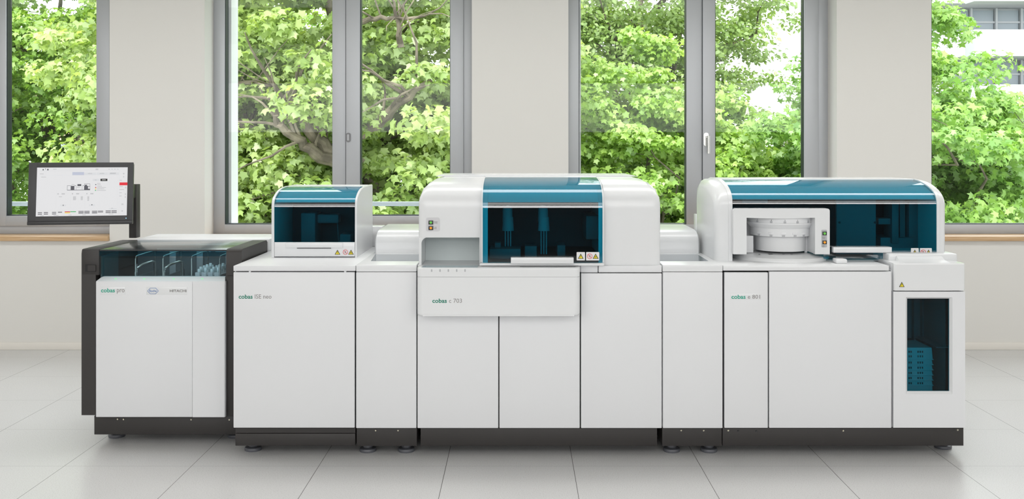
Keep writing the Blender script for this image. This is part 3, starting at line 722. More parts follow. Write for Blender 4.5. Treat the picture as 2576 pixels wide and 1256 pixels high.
# protruding counter
YCn = 4.60; m = MB(); kx0, kx1 = X(1048.5, YCn), X(1459.5, YCn); kz0, kz1 = Z(796, YCn), Z(697.6, YCn)
def cprism(m, xa, xb, ya, yb, za, zb, r, bev):
    n = 6; pts = [(xa, yb), (xb, yb)]
    for cx, a0 in ((xb-r, 0), (xa+r, -90)):
        for k in range(n+1):
            a = math.radians(a0-90*k/n); pts.append((cx+r*math.cos(a), ya+r+r*math.sin(a)))
    N_ = len(pts); v = [(p[0], p[1], za) for p in pts]+[(p[0], p[1], zb) for p in pts]
    vs, fs = m._add(v, [tuple(range(N_)), tuple(reversed(range(N_, 2*N_)))]+[(i, i+N_, (i+1) % N_+N_, (i+1) % N_) for i in range(N_)])
    return fs
fs = cprism(m, kx0, kx1, YCn, YD+.02, kz0, kz1, .028, 0)
bmesh.ops.bevel(m.b, geom=list(fs[0].edges), offset=.014, segments=4, profile=.5, affect='EDGES')
ctr = m.build('counter_front', WHITE_G, E, 40)
m = MB(); fs = cprism(m, kx0, kx1, YCn, YD+.0195, kz1+.0012, .9305, .028, 0)
bmesh.ops.bevel(m.b, geom=list(fs[1].edges), offset=.006, segments=3, profile=.5, affect='EDGES'); m.build('counter_top', WHITE_G, E, 40)
bx('counter_seam', GREYTAG, E, kx0+.004, kx1-.004, YCn+.004, YD, kz1-.0005, kz1+.0018)
letters('logo_lettering', 'cobas', GREEN, ctr, 1087.5, 1124, 762, 10.4, YCn, .018); letters('model_lettering', 'c 703', GREYI, ctr, 1129.5, 1162, 762, 10.4, YCn)
m = MB(); m.prism([(X(1060, 4.632), 4.632), (X(1201, 4.632), 4.632), (X(1204, 4.70), 4.70), (X(1066, 4.70), 4.70)], .9306, .9316, 'z'); m.build('counter_window', BLUEGL, E)['label'] = 'pale blue glass strip'
for k in range(5): bx('lane_mark', GREYTAG, E, X(1084.2+21*k, 4.6), X(1087.6+21*k, 4.6), 4.5992, 4.6035, Z(684, 4.6), Z(677.6, 4.6))
bx('gap_mark', BLACKP, E, X(1308, 4.64), X(1448, 4.64), 4.655, 4.66, .9303, .9316)
# right-hand ledge under the housing
bx('ledge', WHITE, E, X(1461, 4.71), X(1504, 4.71), 4.712, 5.72, Z(686, 4.71), .9300, bev=.0015)
bx('ledge', WHITE, E, X(1506, 4.705), ex1, 4.704, 5.72, Z(685.5, 4.705), .9300, bev=.0015)
bx('deck', WHITE, E, ex0, X(1461, 4.7)-.0005, 4.7205, 5.72, .898, .9300)
# housing
HX0, HX1 = X(1052, 4.72), X(1663, 4.72); HP = [(4.722, .9303), (4.722, 1.205), (4.7222, 1.215), (4.7238, 1.238), (4.729, 1.260), (4.742, 1.282), (4.77, 1.303), (4.80, 1.317), (4.90, 1.333), (5.02, 1.343), (5.18, 1.348), (5.20, 1.348), (5.61, 1.348), (5.62, 1.348), (5.62, .9303)]
def hsec(x, cap, dy, low):
    out = []
    for y, z in HP:
        z2 = low if z < .95 else min(z, cap); out.append((x, y + (dy if y < 5.3 else 0), z2))
    return out
def hloft(ends, low, flip=1):
    secs = [hsec(x, c, d, low) for x, c, d in ends]; return MB().loft(secs)
zc = Z(598, 4.72)
Lx = X(1212.5, 4.72); Rx = X(1519, 4.72)
eL = [(HX0, 1.235, .030), (HX0+.006, 1.262, .014), (HX0+.020, 1.300, .004), (HX0+.040, 1.326, 0), (HX0+.060, 1.340, 0), (HX0+.095, 1.348, 0)]
hl_ = MB().loft([hsec(x, c, d, zc) for x, c, d in eL + [(Lx, 1.348, 0)]]).build('housing_left', WHITE_G, E, 40)
eR = [(2*0+HX1-(x-HX0), c, d) for x, c, d in reversed(eL)]
MB().loft([hsec(x, c, d, .9303) for x, c, d in [(Rx, 1.348, 0)] + eR]).build('housing_right', WHITE_G, E, 40)
# lower left: recess with a rounded corner
cvx0, cvx1 = X(1060, 4.722), X(1206, 4.722); r = .030
pts = [(HX0+.003, .9303), (cvx0, .9303), (cvx0, zc-r)] + [(cvx0+r-r*math.cos(math.radians(a)), zc-r+r*math.sin(math.radians(a))) for a in range(10, 90, 10)] + [(cvx0+r, zc-.0), (HX0+.003, zc-.0)]
m = MB(); m.prism(pts, 4.727, 4.95, 'y'); m.build('recess_frame', WHITE_G, E)
bx('housing_cheek', WHITE_G, E, cvx1, Lx, 4.722, 5.62, .9303, zc)
m = MB(); pc = [(4.745, .9303), (4.955, .9303), (4.955, zc-.0005), (4.88, zc-.0005), (4.88, zc-.01)]
rr = .045; arc = [(4.93-rr+rr*math.sin(math.radians(a)), zc-.012-rr+rr*math.cos(math.radians(a))) for a in range(0, 91, 15)]
m.loft([[(xx, a, b) for a, b in ([(4.75, zc-.0005), (4.75, zc-.003)] + arc + [(4.93, .9303), (4.95, .9303), (4.95, zc-.0005)])] for xx in (cvx0+.0005, cvx1-.0005)])
m.build('recess_back', CAVITY, E, 40)
bx('rear_body', WHITE, E, HX0+.004, Lx, 4.956, 5.62, .9303, zc)
# button plate
bp = MB(); bp.prism(rrect(X(1072, 4.722), X(1106, 4.722), Z(582, 4.722), Z(548, 4.722), .008), 4.7195, 4.7222, 'y'); bpo = bp.build('button_plate', GREYTAG if False else plain('shaded_recess_plastic', (.62, .62, .64), .4), E)
button(bpo, X(1084, 4.72), Z(560, 4.72), 4.7195, .0115, BTNG, .0062); button(bpo, X(1084, 4.72), Z(573.8, 4.72), 4.7195, .0115, BTNO, .0062)
for s1, x1_, y1_, w1_ in (('REAGENT', 1091.5, 559.5, 9.4), ('COVER', 1092.3, 562.9, 7.8), ('TEST', 1093.2, 573.1, 5.5), ('RESET', 1092.9, 576.4, 6)):
    letters('button_lettering', s1, GREYI, bpo, x1_, x1_+w1_, y1_, 2.3, 4.7195)
# tinted hood
CX0, CX1 = X(1214.5, 4.68), X(1515.5, 4.68)
CP = arcprof(4.680, 1.207, [(4.6835, 1.236), (4.692, 1.258), (4.706, 1.276), (4.724, 1.291), (4.75, 1.305), (4.80, 1.320), (4.87, 1.332), (4.96, 1.341), (5.08, 1.348)], Z(661, 4.68))
cov = MB().sheet(CP, CX0, CX1, .003).build('teal_cover', TEAL, E); cov['label'] = 'teal tinted curved hood'
for a, b in ((CX0-.005, CX0-.0005), (CX1+.0005, CX1+.005)):
    m = MB(); P2 = [(4.678, .951)] + [(y_-.002, z_+.002) for y_, z_ in CP[1:]] + [(5.08, 1.30), (4.90, 1.25), (4.7215, 1.20), (4.7215, .951)]
    m.loft([[(a, y_, z_) for y_, z_ in P2], [(b, y_, z_) for y_, z_ in P2]]); m.build('hood_rim', WHITE_G, E, 40)
m = MB(); m.box(X(1206, 4.67), X(1521, 4.67), 4.668, 4.7215, .9325, Z(662.5, 4.67), bev=.006, seg=3); m.build('hood_base_rail', WHITE_G, E)
bx('hood_handle', WHITE_G, E, X(1285, 4.655), X(1443, 4.655), 4.650, 4.6785, Z(664, 4.65), Z(648.5, 4.65), bev=.002)
sticker_pair(E, (1450.5, 1471.5, 634.5, 655.5), (1474.3, 1507.5, 634.5, 655.5), 4.679)
bx('housing_roof', WHITE_G, E, Lx+.0005, Rx-.0005, 5.082, 5.62, 1.325, 1.349, bev=.003)
m = MB(); m.prism([(X(1100, 5.3), 1.3485), (X(1598, 5.3)+.005, 1.3485), (X(1585, 5.3), 1.356), (X(1107, 5.3), 1.356)], 5.2, 5.58, 'y'); m.build('roof_cap', WHITE_G, E)
bx('housing_back', WHITE, E, Lx+.0005, Rx-.0005, 5.50, 5.62, .9303, 1.3245)
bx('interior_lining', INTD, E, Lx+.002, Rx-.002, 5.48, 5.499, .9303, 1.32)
bx('interior_floor', INTD, E, Lx+.002, Rx-.002, 4.7225, 5.479, .9303, .945)
for a, b in ((Lx+.0005, X(1228, 4.76)), (X(1503, 4.76), Rx-.0005)): MB().sheet([(y+.014, max(z-.010, .9455)) for y, z in CP], a, b, .02).build('inner_wall', WHITE, E)
il2, ir2 = X(1228.5, 4.76), X(1502.5, 4.76)
inner_hood(E, CP, Z(505, 4.69), il2, ir2, .012)
for xc_ in (X(1278, 5.0), X(1368, 5.0)):
    m = MB(); m.box(xc_-.028, xc_+.022, 4.98, 5.12, 1.10, 1.20, bev=.02, seg=3); m.cyl((xc_, 5.0, 1.075), .03, .07, 'z', 20, .026)
    for dx in (-.014, 0, .013): m.cyl((xc_+dx, 4.99, .955), .0035, .13, 'z', 8)
    m.build('pipetting_head', INTL, E)
m = MB(); m.box(X(1232, 4.9), X(1310, 4.9), 4.86, 5.05, .945, .995, bev=.004); m.box(X(1245, 4.95), X(1260, 4.95), 4.92, 5.0, .995, 1.02, bev=.003); m.box(X(1320, 5.0), X(1350, 5.0), 4.95, 5.1, .945, 1.0, bev=.003); m.box(X(1400, 5.1), X(1420, 5.1), 5.0, 5.2, .945, 1.0, bev=.003); m.build('reaction_block', INT, E)
bx('reagent_cover', INT, E, X(1468, 5.2), X(1500, 5.2), 5.0, 5.3, 1.03, 1.15, bev=.003)
for x in (-.43, .60): foot(E, x, 5.0)
for x in (-.43, .60): foot(E, x, 5.6)

# ================================================================== immunology module (right)
G = thing('immunology_module', (X(2120, 4.7), 5.2, 0), 'long white analyser with a wide teal hood and a dark glazed tower door, rightmost machine', 'laboratory machine')
gx0, gx1 = X(1820, YD), X(2428, YD)
bx('plinth', DARK, G, gx0, X(2424, YBASE), YBASE, 5.72, .0515, ZD0-.0005, bev=.0015)
tx0 = X(2245, YD)
bx('carcass', BLACK, G, gx0+.003, tx0-.002, YD+.022, 5.72, ZD0, .895)
door(G, 1822.5, 1932, 685.5, 1077.5); door(G, 1935, 2243, 683.5, 1077.5)
m = MB(); m.box(X(1819.6, 4.695), X(2236.5, 4.695), 4.695, 5.74, Z(681.5, 4.695), TOPZ, bev=.0025); m.build('top_plate', WHITE_G, G)
dG = [o for o in G.children if o.name.startswith('door')][0]
m = MB(); m.box(X(1837.5, YD), X(1914.5, YD), YD-.0012, YD, Z(754.5, YD), Z(739, YD), bev=.0005); pl3 = m.build('name_plate', WHITE_G, G)
letters('logo_lettering', 'cobas', GREEN2, pl3, 1840, 1875.5, 751.8, 10.0, YD-.0012, .018); letters('model_lettering', 'e 801', GREYI, pl3, 1881, 1912, 751.8, 9.8, YD-.0012)
for px, py, mt in ((1832, 1083.5, SCREW), (1857, 1085, BLACKP), (1903, 1085, BLACKP), (2121, 1084, SCREW), (2409, 1082, SCREW)): screw(G, px, py, YBASE, .005, mt)
# tower: shell, glazed door, hood
m = MB(); tw0, tw1 = tx0+.001, gx1; zt_ = .905
m.box(tw0, tw0+.012, YD+.024, 5.70, ZD0, zt_); m.box(tw1-.012, tw1, YD+.024, 5.70, ZD0, zt_); m.box(tw0+.012, tw1-.012, 5.68, 5.70, ZD0, zt_); m.box(tw0+.012, tw1-.012, YD+.024, 5.68, ZD0, ZD0+.015); m.box(tw0+.012, tw1-.012, YD+.024, 5.68, zt_-.015, zt_)
m.build('tower_shell', WHITE, G)
m = MB(); m.box(tw0+.0125, tw0+.014, YD+.04, 5.2, ZD0+.016, zt_-.016); m.box(tw1-.014, tw1-.0125, YD+.04, 5.2, ZD0+.016, zt_-.016); m.box(tw0+.014, tw1-.014, 5.18, 5.2, ZD0+.016, zt_-.016); m.build('tower_lining', INTD, G)
dx0, dx1, dz0, dz1 = X(2247.5, YD), X(2428, YD), Z(1076.5, YD), Z(734, YD)
wx0_, wx1_, wz0, wz1 = X(2284.5, YD), X(2391, YD), Z(986, YD), Z(752.5, YD)
def ring(m, o, i, y0, y1):
    # one piece frame: o = outer (x0,x1,z0,z1), i = inner, between y0 (front) and y1
    O = [(o[0], o[2]), (o[1], o[2]), (o[1], o[3]), (o[0], o[3])]; I = [(i[0], i[2]), (i[1], i[2]), (i[1], i[3]), (i[0], i[3])]
    v = [(p[0], y0, p[1]) for p in O]+[(p[0], y0, p[1]) for p in I]+[(p[0], y1, p[1]) for p in O]+[(p[0], y1, p[1]) for p in I]; f = []
    for k in range(4):
        j = (k+1) % 4; f += [(k, j, 4+j, 4+k), (8+k, 12+k, 12+j, 8+j), (k, 8+k, 8+j, j), (4+k, 4+j, 12+j, 12+k)]
    return m._add(v, f)
m = MB(); ring(m, (dx0, dx1, dz0, dz1), (X(2279, YD), X(2396, YD), Z(992, YD), Z(748.5, YD)), YD, YD+.022)
td = m.build('tower_door', WHITE, G)
m = MB(); o_ = (X(2279, YD), X(2396, YD), Z(992, YD), Z(748.5, YD)); i_ = (wx0_, wx1_, wz0, wz1)
O = [(o_[0], o_[2]), (o_[1], o_[2]), (o_[1], o_[3]), (o_[0], o_[3])]; I = [(i_[0], i_[2]), (i_[1], i_[2]), (i_[1], i_[3]), (i_[0], i_[3])]
v = [(p[0], YD+.0005, p[1]) for p in O]+[(p[0], YD+.012, p[1]) for p in I]+[(p[0], YD+.022, p[1]) for p in O]+[(p[0], YD+.022, p[1]) for p in I]; f = []
for k in range(4):
    j = (k+1) % 4; f += [(k, j, 4+j, 4+k), (8+k, 12+k, 12+j, 8+j), (k, 8+k, 8+j, j), (4+k, 4+j, 12+j, 12+k)]
m._add(v, f); m.build('window_bevel', WHITE_G, td)
bx('door_window', glass('dark_teal_pane', (.25, .735, .82), .04, 1.5, .45), td, wx0_+.0005, wx1_-.0005, YD+.015, YD+.019, wz0+.0005, wz1-.0005, label='dark teal glass pane')
# inside the tower: rails and shelf
m = MB()
for px in (2315, 2337, 2372): m.box(X(px, 5.0), X(px, 5.0)+.012, 5.08, 5.17, ZD0+.016, zt_-.016)
m.box(X(2372, 4.85), X(2372, 4.85)+.004, 4.83, 5.1, ZD0+.016, zt_-.016); m.build('inner_rail', INT, G)
bx('inner_shelf', INT, G, X(2338, 4.9), X(2400, 4.9), 4.82, 5.15, Z(868, 4.9), Z(865.5, 4.9))
m = MB()
for px, py in ((2352, 788), (2375, 804), (2375, 850), (2352, 852), (2359, 789)): m.cyl((X(px, 5.07), 5.074, Z(py, 5.07)), .003, .005, 'y', 8)
m.build('rail_bolts', STEEL, G)
for py in (833, 869): MB().cyl((X(2379, 4.95), 4.95, Z(py, 4.95)), .005, .003, 'y', 12).build('indicator_light', emit('dim_green', (.05, .5, .2), .5), G)
bx('inner_panel', INT, G, X(2285, 5.05), X(2335, 5.05), 5.11, 5.17, .50, .88)
# tower hood
m = MB(); hz0, hz1 = Z(731.5, YD), Z(663, YD)
pf = [(YD, hz0), (YD, hz1-.006), (YD+.004, hz1), (4.78, hz1+.008), (4.80, .960), (4.81, .9655), (5.30, .9655), (5.30, hz0)]
m.loft([[(x, y if y > YD+.001 or True else y, z) for y, z in [(p[0]+dy, min(p[1], cz)) for p in pf]] for x, dy, cz in ((X(2249, YD), .006, hz1), (X(2249, YD)+.006, .0, hz1+.001), (X(2249, YD)+.05, 0, hz1+.002), (X(2249, YD)+.055, -.0012, 1), (X(2394, YD), -.0012, 1), (X(2398, YD), 0, hz1+.002), (X(2428, YD)-.006, 0, hz1+.001), (X(2428, YD), .006, hz1))])
th = m.build('tower_hood', WHITE_G, G, 30)
m = MB(); m.box(X(2235, 4.82), X(2414, 4.82)-.012, 4.815, 5.28, TOPZ+.001, .9755, bev=.008, seg=3); m.build('hood_ridge', WHITE_G, G)
bx('hood_neck', WHITE, G, tw0+.004, tw1-.004, YD+.03, 5.3, zt_, hz1-.004)
tri_sign(G, 2261.5, 2275.5, 709.5, 722.5, YD-.0001)
foot(G, X(2372, 4.86), 4.86); foot(G, 1.06, 4.95); foot(G, 1.06, 5.6); foot(G, 2.06, 5.6)
# hood housing
GP = arcprof(4.89, 1.217, [(4.893, 1.238), (4.902, 1.256), (4.918, 1.271), (4.945, 1.286), (4.979, 1.299), (5.02, 1.311), (5.067, 1.3215), (5.12, 1.3295), (5.174, 1.334)], TOPZ)
def gcheek(xs_, name):
    secs = []
    for x, d, c in xs_:
        L_ = [(y+d*.6, (z if z < 1.0 else z-c)) for y, z in GP] + [(5.40-d, 1.334-c), (5.46-d, 1.31-c), (5.48-d, 1.25-c), (5.48-d, TOPZ)]
        secs.append([(x, y, z) for y, z in L_])
    m = MB(); m.loft(secs); return m.build(name, WHITE_G, G, 35)
gcheek([(.992, .075, .05), (.996, .05, .035), (1.010, .025, .015), (1.030, .012, .004), (1.056, .008, .0015), (1.058, .0, -.002), (1.0768, 0, -.002)], 'side_cheek')
bx('cheek_flange', WHITE_G, G, .9925, 1.03, 5.40, 5.50, TOPZ, Z(541, 5.4), bev=.002)
gcheek([(2.1065, 0, -.002), (2.122, 0, -.002), (2.124, .006, .001), (2.145, .010, .003), (2.153, .022, .012), (2.157, .04, .025)], 'side_cheek')
gl0, gl1 = 1.0775, 2.106
bx('housing_roof', WHITE_G, G, gl0, gl1, 5.176, 5.48, 1.315, 1.336, bev=.002)
bx('housing_back', WHITE, G, gl0, gl1, 5.42, 5.48, TOPZ, 1.3145)
hxL, hxR = X(1845, 4.86), X(2087, 4.86); hT, hB = Z(525, 4.86), Z(640, 4.86)
m = MB(); P3 = GP[1:]; m.sheet([(4.892, hT-.03)] + [(y+.002, z-.002) for y, z in P3], gl0+.001, gl1-.001, .003)
m.sheet([(4.892, TOPZ+.012), (4.892, hT-.03)], hxR-.02, gl1-.001, .003)
cov = m.build('teal_cover', TEAL, G); cov['label'] = 'teal tinted curved hood'
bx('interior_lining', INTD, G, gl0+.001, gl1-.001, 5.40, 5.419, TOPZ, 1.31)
bx('interior_floor', plain('interior_blue_grey_floor', (.20, .25, .27), .5), G, hxR+.0, gl1-.001, 4.9, 5.399, TOPZ, TOPZ+.006)
inner_hood(G, GP, Z(498, 4.9), gl0+.003, gl1-.003, .012)
ip = bx('inner_panel', INT, G, X(2106, 5.02), X(2205, 5.02), 5.03, 5.05, .95, 1.255)
for px in (2111.5, 2201): MB().cyl((X(px, 5.03), 5.026, Z(560, 5.03)), .006, .004, 'y', 16).build('knob', BLACKP, ip)
m = MB(); m.box(X(2210, 5.1), X(2250, 5.1), 5.10, 5.20, 1.10, 1.13); m.box(X(2240, 5.1), X(2258, 5.1), 5.08, 5.2, 1.0, 1.22, bev=.005); m.box(X(2290, 5.1), X(2330, 5.1), 5.12, 5.25, .95, 1.23, bev=.01)
m.box(X(2262, 5.15), X(2275, 5.15), 5.14, 5.25, .95, 1.24); m.box(X(2215, 5.1), X(2300, 5.1), 5.1, 5.3, .94, 1.03, bev=.004); m.build('gripper_unit', INT, G)
m = MB(); m.box(X(1862, 5.1), X(1925, 5.1), 5.05, 5.2, 1.215, 1.235); m.build('inner_beam', INTL, G)
# hatch frame with the round loader
ox0, ox1, oz0, oz1 = X(1878, 4.86), X(2050, 4.86), hB, Z(548, 4.86)
pts = [(hxL, hB), (ox0, hB), (ox0, oz1)] + [(ox0+(ox1-ox0)*k/8, oz1-.004*math.sin(math.pi*k/8)) for k in range(1, 8)] + [(ox1, oz1), (ox1, hB), (hxR, hB)]
rr = .012
for cx, a0 in ((hxR-rr, 0), (hxL+rr, 90)):
    for k in range(6): a = math.radians(a0+90*k/5); pts.append((cx+rr*math.cos(a), hT-rr+rr*math.sin(a)))
m = MB(); m.prism(pts, 4.858, 4.889, 'y', bev=0); m.build('hatch_frame', WHITE_G, G, 30)
m = MB(); m.box(ox0-.010, ox0-.0002, 4.889, 5.11, hB+.002, oz1+.006); m.box(ox1+.0002, ox1+.010, 4.889, 5.11, hB+.002, oz1+.006); m.box(ox0-.010, ox1+.010, 4.889, 5.11, oz1+.0061, oz1+.012)
zb2 = Z(598, 4.88)-.001; m.box(ox0, X(1895, 4.99), 4.99, 5.0, .963, zb2); m.box(X(2024, 4.99), ox1, 4.99, 5.0, .963, zb2); m.build('hatch_tunnel', WHITE, G)
bx('hatch_rear', WHITE, G, ox0-.01, ox1+.01, 5.12, 5.13, TOPZ+.03, oz1)
dc = (X(1963.5, 5.045), 5.045); m = MB()
zA, zB_, zC_, zD_, zE_ = oz1+.004, Z(562.5, 4.87), Z(566, 4.87), Z(577.5, 4.87), Z(597, 4.88)
m.lathe(dc, [(0, zA), (.172, zA), (.172, zB_), (.176, zB_-.001), (.176, zC_), (.156, zD_), (.154, zD_), (.154, zE_), (.146, zE_), (.146, zE_+.02), (0, zE_+.02)], 96); m.build('rack_rotor', WHITE_G, G, 35)
m = MB(); zF, zG = Z(635, 4.9), zE_+.019; m.lathe(dc, [(0, zG), (.128, zG), (.128, zF), (0, zF)], 96); m.build('rotor_drum', WHITE_G, G, 35)
def on_drum(px, rad):
    # the angle on the drum wall seen at pixel column px
    best = None
    for k in range(-800, 801):
        a = -math.pi/2 + k*.0015; x, y = dc[0]+rad*math.cos(a), dc[1]+rad*math.sin(a); e_ = abs(VX+F*x/y-px)
        if best is None or e_ < best[0]: best = (e_, a)
    return best[1]
for n_, px in (('5', 1905), ('4', 1940), ('3', 1974.5), ('2', 2006.5), ('1', 2033)):
    a = on_drum(px, .1725); R0 = .1722
    Mx = Matrix.Translation((dc[0]+R0*math.cos(a), dc[1]+R0*math.sin(a), 0)) @ Matrix.Rotation(a+math.pi/2, 4, 'Z') @ Matrix(((1, 0, 0, 0), (0, 0, 1, 0), (0, 1, 0, 0), (0, 0, 0, 1)))
    letters('number', n_, INK, G, -.0022 if n_ != '1' else -.0009, .0022 if n_ != '1' else .0009, Z(556.5, 4.875), .0055, 0, M=Mx)
    m = MB(); m.box(-.006, .006, -.0012, .001, Z(562.2, 4.875), Z(557.3, 4.875)); m.b.transform(Matrix.Translation((dc[0]+R0*math.cos(a), dc[1]+R0*math.sin(a), 0)) @ Matrix.Rotation(a+math.pi/2, 4, 'Z')); m.build('position_mark', GREYTAG, G)
for px in (1909, 1939.5, 1971, 2000, 2022):
    a = on_drum(px, .154); m = MB(); w_ = .0135
    m.box(-w_, w_, -.0012, .002, Z(591, 4.9), Z(585, 4.9), bev=.0008); m.b.transform(Matrix.Translation((dc[0]+.154*math.cos(a), dc[1]+.154*math.sin(a), 0)) @ Matrix.Rotation(a+math.pi/2, 4, 'Z')); g_ = m.build('gripper_slot', WHITE, G)
    m = MB(); m.box(-w_*.5, w_*.55, -.0016, .001, zE_-.0005, Z(591.4, 4.9)); m.b.transform(Matrix.Translation((dc[0]+.154*math.cos(a), dc[1]+.154*math.sin(a), 0)) @ Matrix.Rotation(a+math.pi/2, 4, 'Z')); m.build('slot_opening', GREYTAG, g_)
m = MB(); bc = (X(1966, 5.03), 5.065); zH = Z(640, 4.86)
m.lathe(bc, [(0, .962), (.165, .962), (.19, .960), (.225, .954), (.242, .948), (.247, .940), (.248, TOPZ), (0, TOPZ)], 96); rb = m.build('rotor_base', WHITE_G, G, 35)
m = MB()
for px, w_ in ((1909, 4), (1938, 11), (1969, 5), (1990, 6)):
    for dy in ((0, .03) if px == 1938 else (0,)): m.box(X(px-w_/2, 4.93), X(px+w_/2, 4.93), 4.915+dy*.6, 4.924+dy*.6, .961, .9626)
m.build('base_slot', BLACK, rb)
bpl = MB(); bpl.prism(rrect(X(2066.5, 4.858), X(2080, 4.858), Z(622.5, 4.858), Z(578.5, 4.858), .004), 4.8565, 4.8585, 'y'); bpo = bpl.build('button_plate', GREYTAG, G)
button(bpo, X(2074, 4.857), Z(587.5, 4.857), 4.8565, .0108, BTNG, .0062); button(bpo, X(2074, 4.857), Z(609.8, 4.857), 4.8565, .0108, BTNO, .0062)
for s1, x1_, y1_, w1_ in (('REAGENT', 2067.8, 598, 8.6), ('COVER', 2068.3, 601.2, 7), ('TEST', 2069, 619.3, 5.2), ('RESET', 2068.6, 622.2, 5.6)):
    letters('button_lettering', s1, GREYI, bpo, x1_, x1_+w1_, y1_, 2.0, 4.8565)
bx('hood_handle', WHITE_G, G, X(2096, 4.86), X(2243, 4.86), 4.856, 4.889, Z(636, 4.86), Z(622, 4.86), bev=.002)
sticker_pair(G, (2291.5, 2311, 624.5, 645), (2314, 2344, 624.5, 645), 4.8915)
m = MB(); m.box(X(2100, 4.8), X(2128, 4.8), 4.775, 4.84, TOPZ-.0005, Z(651, 4.8), bev=.007, seg=3); m.cyl((X(2095, 4.78), 4.78, TOPZ-.0005), .008, .003, 'z', 16); m.build('deck_latch', WHITE_G, G)
bx('deck_seam', GREYTAG, G, X(2218, 4.85), X(2218, 4.85)+.002, 4.74, 4.889, TOPZ-.0002, TOPZ+.0006)

# stacked trays seen through the tower window
tr0 = None; tzs = []
tz = Z(986, 4.86)-.0
place = ['lowest of', 'second from the bottom of', 'third from the bottom of', 'fourth from the bottom of', 'second from the top of', 'topmost of']
x_l, x_r = X(2262, 4.9), X(2338, 4.9); pitch = 13*4.86/F
def tray(zb, h, T):
    m = MB(); y0, y1 = 4.86, 5.06; d = .004
    v = [(x_l, y0), (x_r, y0), (x_r, y1), (x_l, y1)]; ins = [(x_l+d, y0+d), (x_r-d, y0+d), (x_r-d, y1-d), (x_l+d, y1-d)]
    m.loft([[(a, b, zb) for a, b in v], [(a, b, zb+h) for a, b in ins]]); m.box(x_l-.003, x_r+.003, y0-.003, y1+.003, zb, zb+.003)
    b = m.build('tray_body', TRAY, T); m = MB()
    for px in (2286, 2291, 2308.5, 2314, 2319.5):
        for zz in ((.45,) if h < .03 else (.28, .66)): m.box(X(px, 4.86), X(px+2.6, 4.86), y0+.0002, y0+d+.001, zb+h*zz-.0045, zb+h*zz+.0055)
    m.build('tray_slots', BLACK, T); return T
# a tray box at the very bottom carries the stack
bx('tray_support', TRAY, G, x_l, x_r, 4.865, 5.06, ZD0+.016, tz+.03)
zb = tz+.0305
for i in range(6):
    if i < 5:
        if tr0 is None: tr0 = t = tray(zb, pitch-.0008, thing('tip_tray', ((x_l+x_r)/2, 4.96, zb)))
        else: t = copy_tree(tr0); t.location.z = zb
        zb += pitch
    else: t = tray(zb, .060, thing('tip_tray', ((x_l+x_r)/2, 4.96, zb)))
    tag(t, 'slotted plastic tray behind the dark tower window, %s its stack' % place[i], 'tray', 'trays stacked behind the tower window')

# ================================================================== outdoors
struct(bx('ground', plain('lawn_green', (.10, .16, .05), .9, bump=.5, bscale=8), None, -70, 70, 8.2, 110, -4.4, -4.0), 'green lawn far below the windows')['category'] = 'ground'
rng = np.random.default_rng(11)
def leaf_outline(kind):
    if kind == 'plane':
        ang = [-90, -58, -40, -12, 12, 38, 60, 90, 120, 142, 168, 192, 220, 238]; rad = [.18, .42, .80, .40, .95, .45, .62, 1.10, .62, .45, .95, .40, .80, .42]
        ang = [-90, -35, -10, 20, 52, 90, 128, 160, 190, 215]; rad = [.45, .78, .56, .98, .60, 1.12, .60, .98, .56, .78]
    elif kind == 'oval':
        ang = [-90, -20, 35, 90, 145, 200]; rad = [.7, .45, .55, 1.1, .55, .45]
    else:   # chestnut: five long leaflets
        ang = [-90, -30, 0, 25, 55, 90, 125, 155, 180, 210]; rad = [.2, .78, .48, .98, .55, 1.1, .55, .98, .48, .78]
    a = np.radians(ang); return np.stack([np.cos(a)*rad, np.sin(a)*rad, np.where(np.array(rad) > .6, -.18, .05)], 1)
def foliage(parent, centers, radii, per, size, kind, mat, flat=.45):
    n = len(centers)*per
    c = np.repeat(centers, per, 0); r = np.repeat(radii, per)
    d = rng.normal(size=(n, 3)); d /= np.linalg.norm(d, axis=1)[:, None]; rr = rng.random(n)**(1/2.2)
    p = c + d*rr[:, None]*r[:, None]*np.array([1, 1, flat*1.1])
    # leaf orientation: faces up and outwards with plenty of scatter
    nn = rng.normal(size=(n, 3))*.55 + np.array([0, -.42, .75]) + d*.25; nn /= np.linalg.norm(nn, axis=1)[:, None]
    t = rng.normal(size=(n, 3)) + np.array([0, 0, -.9]); t -= (t*nn).sum(1)[:, None]*nn; t /= np.linalg.norm(t, axis=1)[:, None]
    b = np.cross(nn, t); s = size*rng.uniform(.62, 1.15, n)
    O = leaf_outline(kind); k = len(O)
    V = p[:, None, :] + s[:, None, None]*(O[None, :, 0, None]*b[:, None, :] + O[None, :, 1, None]*t[:, None, :] + O[None, :, 2, None]*nn[:, None, :])
    me = bpy.data.meshes.new('foliage'); me.vertices.add(n*k); me.vertices.foreach_set('co', (V.reshape(-1, 3) - np.array(parent.location)).astype(np.float32).ravel())
    me.loops.add(n*k); me.loops.foreach_set('vertex_index', np.arange(n*k, dtype=np.int32)); me.polygons.add(n)
    me.polygons.foreach_set('loop_start', np.arange(0, n*k, k, dtype=np.int32)); me.update(calc_edges=True)
    cl = np.repeat(rng.random(len(centers)), per)
    tint = np.clip(.5*rng.random(n) + .5*cl, 0, 1); at = me.attributes.new('tint', 'FLOAT', 'POINT'); at.data.foreach_set('value', np.repeat(tint, k).astype(np.float32))
    me.materials.append(mat); o = bpy.data.objects.new('foliage', me); COL.objects.link(o); o.parent = parent; o['kind'] = 'stuff'
    return o
